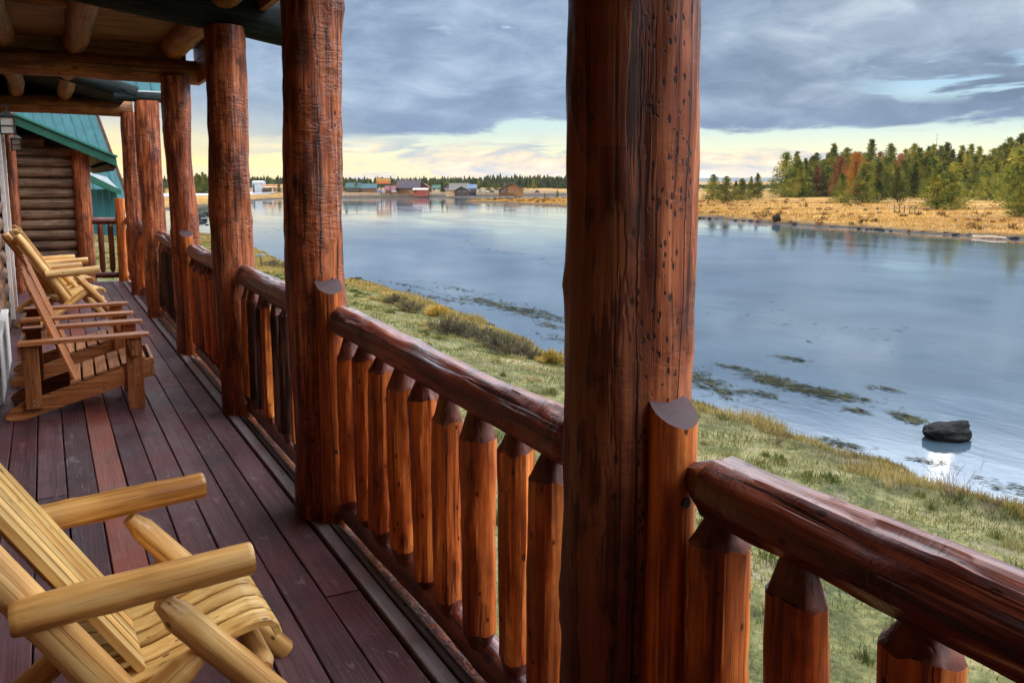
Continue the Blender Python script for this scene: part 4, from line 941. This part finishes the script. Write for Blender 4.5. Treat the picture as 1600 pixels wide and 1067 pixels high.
twig_shrub('smaller bare twig shrub farther right at the water edge', shore_pt(1548, 800), .4, 4, 8)
twig_shrub('pale dry twig shrub at the edge above the near railing', shore_pt(1213, 693), .5, 6, 10)
twig_shrub('low bare twig shrub between the pale one and the reddish one', shore_pt(1330, 728), .35, 8, 9)

# floating water weed
def weeds():
    rs = np.random.RandomState(9); T = []
    patches = [(760, 472, 60, 9, 420), (830, 488, 55, 9, 420), (665, 463, 45, 6, 180), (720, 452, 40, 3, 60), (640, 446, 30, 2, 40), (1105, 598, 40, 20, 420), (1205, 593, 32, 9, 480), (1285, 613, 58, 9, 620), (1238, 560, 24, 4, 90), (1150, 574, 25, 4, 70), (1190, 615, 26, 6, 100), (1335, 640, 20, 4, 60), (1418, 652, 22, 7, 200), (1385, 607, 25, 4, 50), (1320, 694, 26, 9, 120), (870, 530, 30, 8, 60), (1450, 720, 30, 6, 40), (1570, 760, 40, 12, 70), (440, 360, 40, 12, 50), (600, 352, 60, 8, 30), (800, 395, 90, 14, 30), (1250, 500, 150, 30, 40), (860, 508, 20, 6, 80), (1300, 725, 60, 8, 40)]
    for px, py, sx, sy, n in patches:
        for _ in range(int(n*1.7)):
            u_, v_ = rs.randn()*.6, rs.randn()*.55
            if noise.noise(Vector((u_*3.1+px, v_*2.6+py, 0)))+.25*rs.randn() < -.02: continue
            p = at(px+u_*sx+v_*sy*1.2, py+v_*sy+u_*sx*.17, WZ+.012); D = math.hypot(p.x, p.y)
            L = (.05+.12*rs.rand())*(.5+D/32); w = L*(.07+.16*rs.rand()); a = 1.95+rs.randn()*.5
            d = np.array([math.cos(a), math.sin(a), 0]); e = np.array([-d[1], d[0], 0]); c = np.array(p); c[2] += rs.rand()*.012
            j = rs.rand(4)*.5+.6
            T.append([c-d*L*j[0], c+e*w*j[1]-d*L*.2, c+d*L*j[2]+np.array([0, 0, .01]), c-e*w*j[3]+d*L*.1])
    return np.array(T)
tag(link('water_weed', tri_mesh('water_weed', weeds(), leafmat('river weed', [(.3, (.012, .014, .010)), (.55, (.05, .052, .032)), (.75, (.11, .105, .07))], 3, .1, 0))), 'dark mats of weed floating on the river near the bank', 'water weed', kind='stuff')

# small garden light in the grass
p = at(408, 415, -2.9); t = thing('garden_light', 'small dark mushroom shaped garden light standing on the lawn near the river', 'lamp', (p.x, p.y, gz(p.x, p.y)))
mb = MB(); mb.cyl((0, 0, 0), (0, 0, .62), .035, .03); mb.build('stake', W['metal_black'], t)
mb = MB(); mb.cyl((0, 0, .62), (0, 0, .66), .30, .28, 14); mb.cyl((0, 0, .66), (0, 0, .76), .28, .05, 14); mb.build('cap', W['metal_black'], t)

# ------------------------------------------------------------------ road and town
mb = MB(); pts = [at(px, py, -2.55) for px, py in ((200, 309), (270, 306.2), (330, 304.6), (390, 303.4), (447, 302.8), (520, 302.6))]
pts2 = [at(px, py, -2.55) for px, py in ((200, 306), (270, 303.8), (330, 302.5), (390, 301.6), (447, 301.2), (520, 301.2))]
n = len(pts); vs = [(p.x, p.y, gz(p.x, p.y)+.25) for p in pts]+[(p.x, p.y, gz(p.x, p.y)+.27) for p in pts2]+[(p.x, p.y, gz(p.x, p.y)-.6) for p in pts]
mb.add(vs, [(i, i+1, n+i+1, n+i) for i in range(n-1)]+[(i, i+1, 2*n+i+1, 2*n+i) for i in range(n-1)])
tag(mb.build('road', plain('pale road', (.30, .33, .37), (.45, .48, .52), .6, .3, .1)), kind='structure')

def mat1(name, c, rough=.6, k=.25): return plain(name, tuple(x*(1-k) for x in c), tuple(min(.9, x*(1+k)) for x in c), rough, 1.2, .1)
glassm = NT('dark window'); glassm.principled((.03, .035, .04), .1); GLASS = glassm.m
WT = mat1('white paint', (.38, .38, .38)); BRN = mat1('brown siding', (.10, .05, .028)); ORN = mat1('orange log siding', (.16, .075, .025)); REDM = mat1('red barn paint', (.16, .035, .022)); PUR = mat1('purple shingles', (.028, .016, .03)); GRY = mat1('grey shingles', (.06, .056, .045)); DGY = mat1('dark siding', (.025, .022, .022)); BLU = mat1('pale blue cladding', (.22, .27, .34)); MAR = mat1('maroon metal roof', (.13, .045, .06)); BTP = mat1('blue tarpaulin', (.07, .12, .2)); LTB = mat1('tan siding', (.26, .21, .13)); YEL = mat1('yellow panel', (.30, .17, .04)); ORG = mat1('orange red band', (.30, .085, .03)); CAN = mat1('cream panel', (.60, .50, .36)); TEALF = mat1('teal roof sheet', (.008, .05, .06))
def place(px0, px1, ybase, D, z=None):
    """frame of a facade facing the camera: origin at left base, local x to the right, y away"""
    a = EYE+ray(px0, 283)*(D/FPX); b = EYE+ray(px1, 283)*(D/FPX); d = (b-a); w = Vector((d.x, d.y)).length
    return (a.x, a.y, EYE.z-(ybase-283)/FPX*D), math.atan2(d.y, d.x), w, D/FPX
def house(name, label, px0, px1, yr, ye, yb, wall, roofm, D=268, ridge='along', depth=None, wins=3, door=True, over=.4, trim=WT, chimney=None, cat='house'):
    loc, rz_, w, s = place(px0, px1, yb, D); t = thing(name, label, cat, loc, rz_); he = (yb-ye)*s; hr = (yb-yr)*s; dp = depth or w*.8
    if ridge == 'along':
        mb = MB(); mb.prism([(0, -1.0), (dp, -1.0), (dp, he), (dp/2, hr-.12), (0, he)], 0, w, 'x'); mb.build('wall', wall, t)
        mb = MB(); sl = (hr-he)/(dp/2); o = over
        mb.prism([(-o, he-o*sl+.06), (dp/2, hr+.02), (dp+o, he-o*sl+.06), (dp+o, he-o*sl+.2), (dp/2, hr+.16), (-o, he-o*sl+.2)], -o*.7, w+o*.7, 'x'); rf = mb.build('roof', roofm, t)
    else:
        mb = MB(); mb.prism([(0, -1.0), (w, -1.0), (w, he), (w/2, hr-.12), (0, he)], 0, dp, 'y'); mb.build('wall', wall, t)
        mb = MB(); sl = (hr-he)/(w/2); o = over
        mb.prism([(-o, he-o*sl+.06), (w/2, hr+.02), (w+o, he-o*sl+.06), (w+o, he-o*sl+.22), (w/2, hr+.18), (-o, he-o*sl+.22)], -o, dp+o, 'y'); rf = mb.build('roof', roofm, t)
    for k in range(wins):
        x = w*(k+.65)/(wins+.3); ww = min(.35, w/(wins*4.5)); z0 = he*.42; z1 = he*.72
        mb = MB(); mb.box(x-ww*1.12, x+ww*1.12, -.06, -.005, z0-.04, z1+.04); f_ = mb.build('window', trim, t)
        mb = MB(); mb.box(x-ww, x+ww, -.075, -.062, z0, z1); mb.build('pane', GLASS, f_)
    if door: mb = MB(); mb.box(w*.04, w*.04+.55, -.05, -.004, 0, he*.8); mb.build('door', DGY, t)
    if chimney: mb = MB(); cx = (chimney-px0)*s; mb.box(cx-.35, cx+.35, -.5, .2, 0, hr*1.05); mb.build('chimney', GRY, t)
    return t
house('metal_building', 'pale blue flat sided building left of the fuel canopy', 394, 411, 283, 285, 300.5, BLU, WT, 272, wins=0, over=.1)
house('teal_roof_house', 'left of two small houses with teal roofs across the river', 540, 562, 286, 292.5, 300, DGY, TEALF, wins=4)
house('teal_roof_house', 'right of two small houses with teal roofs, beside the tall billboard', 563, 587, 287.5, 293.5, 299.5, BRN, TEALF, wins=4)
house('maroon_roof_building', 'low building with pinkish maroon roof under the billboard', 602, 617, 290.5, 296, 299.5, BRN, MAR, 266, wins=2)
house('purple_roof_house', 'orange log house with big purple roof and two dormers across the river', 620, 655, 282, 293, 299.5, ORN, PUR, 268, wins=4)
for px, lab in ((627.5, 1), (635.5, 2)):
    pass
house('red_barn', 'red barn across the river between purple roofed and green roofed houses', 656, 670, 287.5, 292.5, 300, REDM, REDM, 270, 'gable', wins=1)
house('red_shed', 'low red shed with long white roof in front of the red barn', 646, 667, 294.4, 296.2, 301.2, REDM, WT, 255, wins=0, depth=3)
house('green_roof_house', 'white walled house with green roof across the river', 676, 689, 289.3, 293.3, 297.8, WT, mat1('green roof', (.015, .07, .05)), 300, wins=2)
house('purple_gable_house', 'small dull purple gabled house left of the big grey one', 692, 704, 288.5, 294, 300.5, mat1('mauve siding', (.18, .12, .2)), PUR, 285, 'gable', wins=1)
house('grey_house', 'largest grey shingled house across the river, with pale garage door', 702, 731, 286.6, 297, 301, DGY, GRY, 262, wins=0, depth=7)
house('garage', 'pale tan garage front below the grey house roof', 697, 710, 296, 296.8, 301.2, LTB, GRY, 255, wins=0, depth=3, door=False)
house('dark_gable_house', 'dark gabled house attached before the right half of the grey house', 711, 732, 291.5, 297.5, 300.5, DGY, DGY, 254, 'gable', wins=2, depth=4)
house('blue_house', 'dark shed with light blue roof right of the grey house', 731, 744, 288.5, 293, 300.5, DGY, BTP, 262, wins=2)
house('log_house', 'wide brown log house with chimney and deep gable at the right of town', 779, 818, 285.8, 295.5, 301, ORN, BRN, 262, 'gable', wins=4, depth=9, chimney=788.5, over=.8)
# fuel station
loc, rz_, w, s = place(411, 447, 300.5, 270); t = thing('fuel_station', 'fuel station with orange striped canopy on white pillars left in town', 'fuel station', loc, rz_)
mb = MB(); mb.box(0, w, 0, 5, 8.2*s, 12.4*s); mb.build('canopy', CAN, t)
mb = MB(); mb.box(-.02, w+.02, -.06, -.004, 10*s, 12*s); mb.build('stripe', ORG, t)
for k in range(4): mb = MB(); x = w*(.36+.2*k); mb.box(x-.25, x+.25, 1, 1.5, -.5, 8.2*s); mb.build('pillar', WT, t)
mb = MB(); mb.box(-.9, w*.36, 1.5, 6, -.5, 6.2*s); mb.build('shop', DGY, t)
for k in range(2): mb = MB(); x = w*(.46+.2*k); mb.box(x-.2, x+.2, 1.0, 1.4, -.1, 1.6); mb.build('pump', ORG, t)
def sign(label, px0, px1, y0, y1, yb, D, bands, posts, name='billboard', cat='sign'):
    loc, rz_, w, s = place(px0, px1, yb, D); t = thing(name, label, cat, loc, rz_)
    for i, (a, b, m) in enumerate(bands):
        mb = MB(); hh = yb-y1, yb-y0; z0 = (yb-y1)*s; H_ = (y1-y0)*s; mb.box(0, w, 0, .3, z0+H_*a+.01, z0+H_*b-.01); mb.build('panel', m, t)
    mb = MB(); mb.box(-.1, w+.1, .31, .5, (yb-y1)*s-.05, (yb-y0)*s+.05); mb.build('frame', DGY, t)
    for f_ in posts: mb = MB(); mb.cyl((w*f_, .6, -.8), (w*f_, .6, (yb-y0)*s*.97), .16); mb.build('pole', DGY, t)
sign('big orange and yellow billboard on posts above the teal roofed houses', 588, 610, 278.3, 287, 301, 262, [(0, .42, ORG), (.42, 1, YEL)], (.3, .95))
sign('tall roadside sign in yellow and red right of the fuel canopy', 443, 449, 280, 287, 301, 262, [(0, .45, ORG), (.45, 1, YEL)], (.5,), 'road_sign')
p = land_at(600, 303.5); t = tag(log('utility_pole', p, p+Vector((0, 0, 2.6)), .12, .10, DGY, seg=10, step=.5), 'thin dark pole on the far bank under the billboard', 'pole')
def car(px, yb, c, label, D=258, L=22):
    loc, rz_, w, s = place(px, px+7, yb, D); t = thing('parked_car', label, 'car', loc, rz_, 'vehicles parked across the river')
    mb = MB(); mb.prism([(0, .3), (1.7, .3), (1.7, .62), (1.35, .72), (1.05, 1.02), (.45, 1.02), (.2, .72), (0, .66)], 0, .75, 'y'); mb.build('body', c, t, bevel=.03)
    mb = MB(); mb.prism([(.3, .74), (1.25, .74), (1.02, .97), (.47, .97)], -.012, .762, 'y'); mb.build('window', GLASS, t)
    for x in (.36, 1.32): mb = MB(); mb.cyl((x, -.02, .26), (x, .77, .26), .25, n=12); mb.build('wheel', W['metal_black'], t)
    t.scale = (w/1.7,)*3
    return t
car(747, 300.8, WT, 'white car parked beside the light blue roofed shed'); car(757, 301, mat1('silver paint', (.5, .52, .55)), 'silver car second from the blue roofed shed'); car(766, 301.2, DGY, 'dark car between the silver and the white parked cars'); car(771, 300.6, WT, 'white car parked nearest the wide log house')
car(836, 301.2, DGY, 'lone dark car in the field right of the log house'); car(590, 300.8, mat1('blue paint', (.06, .16, .5)), 'blue vehicle parked under the billboard'); car(611, 301, WT, 'white car by the low maroon roofed building')
for px, yt, yb, lab in ((806, 291, 302, 'golden autumn tree at the front of the wide log house'), (812, 292, 302, 'second golden tree by the right corner of the log house'), (851, 292.5, 302, 'round golden shrub tree alone in the far field'), (642, 289, 300.5, 'small golden tree at the right end of the purple roofed house'), (617, 287, 300, 'yellow tree left of the purple roofed house')):
    tree(px, yt, yb, GV_[0], lab, name='autumn_tree', wid=.9)
for px, yt in ((541, 281), (557, 284), (616, 284), (647, 279), (672, 284), (691, 285), (699, 283), (748, 285), (763, 284), (775, 287), (825, 288), (834, 286), (871, 289), (664, 286), (576, 284), (425, 283), (436, 285)):
    tree(px, yt+random.uniform(-1, 1), 300.6-random.uniform(0, .8), PV_[random.randrange(4)], 'dark small pine standing between the houses across the river', group='small pines among the town houses', wid=1.3)
p = land_at(1458, 303); D = (p-EYE).dot(fw); h = (303-209)/FPX*D
t = thing('antenna_mast', 'thin antenna mast rising above the right bank pines', 'mast', p)
mb = MB(); mb.cyl((0, 0, -.3), (0, 0, h), .10, .04, 6); mb.build('mast', DGY, t)
mb = MB(); mb.cyl((-.5, 0, h*.9), (.5, 0, h*.9), .04, n=5); mb.cyl((-.35, 0, h*.96), (.35, 0, h*.96), .03, n=5); mb.build('antenna', DGY, t)
# jack-leg fence on the right bank
t = thing('rail_fence', 'short broken grey rail fence in the golden grass of the right bank', 'fence', land_at(1400, 331))
o0 = t.location.copy()
for k in range(5):
    q = land_at(1398+k*8, 331+k*.6)-o0; mb = MB(); mb.cyl(q+Vector((-.25, 0, -.1)), q+Vector((.2, .2, 1.0)), .06, n=6); mb.cyl(q+Vector((.25, .2, -.1)), q+Vector((-.2, 0, 1.0)), .06, n=6); mb.build('crossed_post', GRY, t)
    if k in (0, 1, 3): q2 = land_at(1398+(k+1)*8, 331+(k+1)*.6)-o0; mb = MB(); mb.cyl(q+Vector((0, 0, .75)), q2+Vector((0, 0, .7)), .05, n=6); mb.build('rail', GRY, t)

# ------------------------------------------------------------------ air
mb = MB(); mb.box(-900, 4300, -900, 4600, -6, 60); hz = mb.build('haze', None)
hm = bpy.data.materials.new('haze'); hm.use_nodes = True; hm.node_tree.nodes.clear()
vp = hm.node_tree.nodes.new('ShaderNodeVolumePrincipled'); vp.inputs['Color'].default_value = (.80, .88, 1, 1); vp.inputs['Density'].default_value = .00004; vp.inputs['Anisotropy'].default_value = .2
ho = hm.node_tree.nodes.new('ShaderNodeOutputMaterial'); hm.node_tree.links.new(vp.outputs[0], ho.inputs['Volume'])
hz.data.materials.clear(); hz.data.materials.append(hm); tag(hz, kind='stuff')

# ------------------------------------------------------------------ sky and sun
SUN_EL = 9.0; SUN_AZ = -96.0           # azimuth from +Y towards +X
w = bpy.data.worlds.new('World'); scene.world = w; w.use_nodes = True
s = NT.__new__(NT); s.t = w.node_tree; s.t.nodes.clear()
sky = s.n('ShaderNodeTexSky', sky_type='NISHITA', sun_disc=False, sun_elevation=R(SUN_EL), sun_rotation=R(SUN_AZ), altitude=1900, dust_density=1.5)
dirn = s.n('ShaderNodeTexCoord').outputs['Generated']
sp = s.n('ShaderNodeSeparateXYZ'); s.l(dirn, sp.inputs[0]); dx, dy, dz = sp.outputs
el = s.math('MULTIPLY', s.math('ARCSINE', dz), 57.2958); az = s.math('MULTIPLY', s.math('ARCTAN2', dx, dy), 57.2958)
# planar cloud layer coordinates
den = s.math('ADD', s.math('MAXIMUM', dz, 0.), .26)
cx = s.n('ShaderNodeCombineXYZ'); s.l(s.math('DIVIDE', dx, den), cx.inputs[0]); s.l(s.math('DIVIDE', dy, den), cx.inputs[1]); P_ = cx.outputs[0]
ang = s.n('ShaderNodeCombineXYZ'); s.l(s.math('MULTIPLY', az, .045), ang.inputs[0]); s.l(s.math('MULTIPLY', el, .21), ang.inputs[1]); Q = ang.outputs[0]
c1 = s.noise(s.mapping(P_, (1, 1, 1), rot=(0, 0, .5)), 1.5, 6, .5, .4); c2 = s.noise(s.mapping(P_, (1, 1, 1), loc=(3, 7, 0)), 5.2, 6, .55, .5); c3 = s.noise(Q, 3.0, 6, .6, .5)
left = s.maprange(az, 4, 23, 1, 0)
# clear band
k_lo = s.maprange(el, -.2, 3.6)
clear = s.ramp(s.maprange(el, -.5, 6, 0, 1, False), [(0, (.90, .62, .28)), (.14, (.96, .78, .42)), (.36, (.90, .88, .58)), (.58, (.66, .80, .74)), (1, (.42, .66, .84))])
nish = s.vmath('SCALE', sky.outputs[0], .10)
clear = s.mix(.18, clear, nish)
yel = s.mix(left, clear, s.ramp(s.maprange(el, -.5, 6, 0, 1, False), [(0, (1.0, .68, .17)), (.25, (1.05, .82, .28)), (.55, (.92, .80, .46)), (1, (.46, .53, .58))]))
# puffs in the clear band
pf = s.noise(s.mapping(Q, (1, 1.25, 1), loc=(2.3, .4, 0)), 2.3, 7, .6, .7)
pm = s.math('MULTIPLY', s.maprange(pf, .45, .53), s.maprange(s.math('ADD', el, s.math('MULTIPLY', c3, 2.)), 4.6, 2.6, 0, 1)); pm = s.math('MULTIPLY', pm, s.math('SUBTRACT', 1., s.math('MULTIPLY', left, .8)))
pcol = s.ramp(s.math('ADD', s.math('MULTIPLY', c3, .8), s.math('MULTIPLY', pf, .35)), [(.50, (.38, .45, .54)), (.58, (.58, .56, .56)), (.64, (.90, .70, .50)), (.71, (1.0, .92, .74))])
base = s.mix(s.math('MULTIPLY', pm, .85), yel, pcol)
# big cloud deck: shading
sh1 = s.math('ADD', s.math('MULTIPLY', c1, .6), s.math('MULTIPLY', c2, .4))
deckc = s.ramp(sh1, [(.36, (.17, .245, .37)), (.48, (.25, .345, .49)), (.58, (.36, .465, .61)), (.72, (.58, .68, .79))])
rightg = s.maprange(az, 34, 48)
deckc = s.mix(s.math('MULTIPLY', rightg, .55), deckc, s.ramp(sh1, [(.36, (.13, .175, .24)), (.48, (.20, .26, .34)), (.58, (.31, .38, .46)), (.70, (.60, .66, .70))]))
darkb = s.math('MULTIPLY', s.maprange(el, 6.0, 3.2), s.maprange(az, 14, 22)); deckc = s.mix(s.math('MULTIPLY', darkb, .55), deckc, (.185, .26, .41))
deckc = s.mix(s.math('MULTIPLY', s.math('MULTIPLY', left, .6), s.maprange(el, 9, 3)), deckc, (.44, .52, .60))
edge = s.math('ADD', el, s.math('MULTIPLY', s.math('SUBTRACT', c3, .5), 3.6))
ec = s.math('SUBTRACT', 4.0, s.math('MULTIPLY', s.maprange(az, 18, 34, 1, 0), 1.3)); ec = s.math('ADD', ec, s.math('MULTIPLY', s.maprange(az, 30, 36), -.55))
cov_r = s.maprange(s.math('SUBTRACT', edge, ec), -.30, .45)
cov_l = s.maprange(s.math('ADD', el, s.math('MULTIPLY', s.math('SUBTRACT', c3, .5), 1.2)), 1.3, 6.4)
cov = s.n('ShaderNodeMix'); s.l(left, cov.inputs[0]); s.l(cov_r, cov.inputs[2]); s.l(cov_l, cov.inputs[3]); cov = cov.outputs[0]
hole = s.math('MULTIPLY', s.math('MULTIPLY', s.maprange(s.noise(s.mapping(Q, (1, 1.5, 1), loc=(.35, 5.2, 0)), 2.0, 6, .6, .5), .50, .58), s.maprange(az, 49, 55)), s.math('MULTIPLY', s.maprange(el, 4.4, 5.4), s.maprange(el, 8.2, 6.4)))
cov = s.math('MULTIPLY', cov, s.math('SUBTRACT', 1., s.math('MULTIPLY', hole, .9)))
gapn = s.math('MULTIPLY', s.maprange(s.noise(s.mapping(Q, (1, 1.3, 1), loc=(6.1, 2.2, 0)), 3.2, 4, .55, .5), .60, .74), s.math('MULTIPLY', s.maprange(el, 6.5, 9.), s.maprange(az, 36, 30)))
deckc = s.mix(s.math('MULTIPLY', gapn, .6), deckc, (.66, .80, .92))
colr = s.mix(cov, base, deckc)
# extra brightness added to the unseen sky on the river side, fills the porch
m_ = s.math('MULTIPLY', s.maprange(el, 12, 25), s.maprange(el, 88, 48, .22, 1.))
azw = s.maprange(s.math('COSINE', s.math('MULTIPLY', s.math('SUBTRACT', az, 88.), .0174533)), -.5, .75, .25, 1.)
colr = s.mix(s.maprange(el, 12, 26), colr, s.mix(c2, (.52, .58, .68), (.80, .82, .84)))
gain = s.math('ADD', 1., s.math('MULTIPLY', s.math('MULTIPLY', m_, azw), 6.6))
colr = s.vmath('SCALE', colr, gain)
# bright spot added to the unseen sky, its reflection glints on the river
gd = Vector((.8056, .5176, .2883)).normalized(); dt = s.vmath('DOT_PRODUCT', dirn, tuple(gd))
colr = s.vmath('ADD', colr, s.vmath('SCALE', (7., 6.2, 4.8), s.maprange(dt, math.cos(R(.75)), math.cos(R(.35)))))
bg = s.n('ShaderNodeBackground'); s.l(colr, bg.inputs[0]); bg.inputs[1].default_value = 1.
ow = s.n('ShaderNodeOutputWorld'); s.l(bg.outputs[0], ow.inputs[0])
sun = bpy.data.lights.new('sun', 'SUN'); sun.energy = 4.8; sun.angle = R(.6); sun.color = (1, .70, .40)
so = bpy.data.objects.new('sun', sun); col.objects.link(so)
sd = Vector((math.sin(R(SUN_AZ))*math.cos(R(SUN_EL)), math.cos(R(SUN_AZ))*math.cos(R(SUN_EL)), math.sin(R(SUN_EL))))
so.rotation_euler = sd.to_track_quat('Z', 'Y').to_euler()
vs_ = scene.view_settings; vs_.view_transform = 'Standard'; vs_.look = 'None'; vs_.exposure = .25; vs_.gamma = 1.
scene.cycles.max_bounces = 6; scene.cycles.diffuse_bounces = 3; scene.cycles.use_denoising = True; scene.cycles.sample_clamp_indirect = 6.
scene.cycles.caustics_reflective = False; scene.cycles.caustics_refractive = False
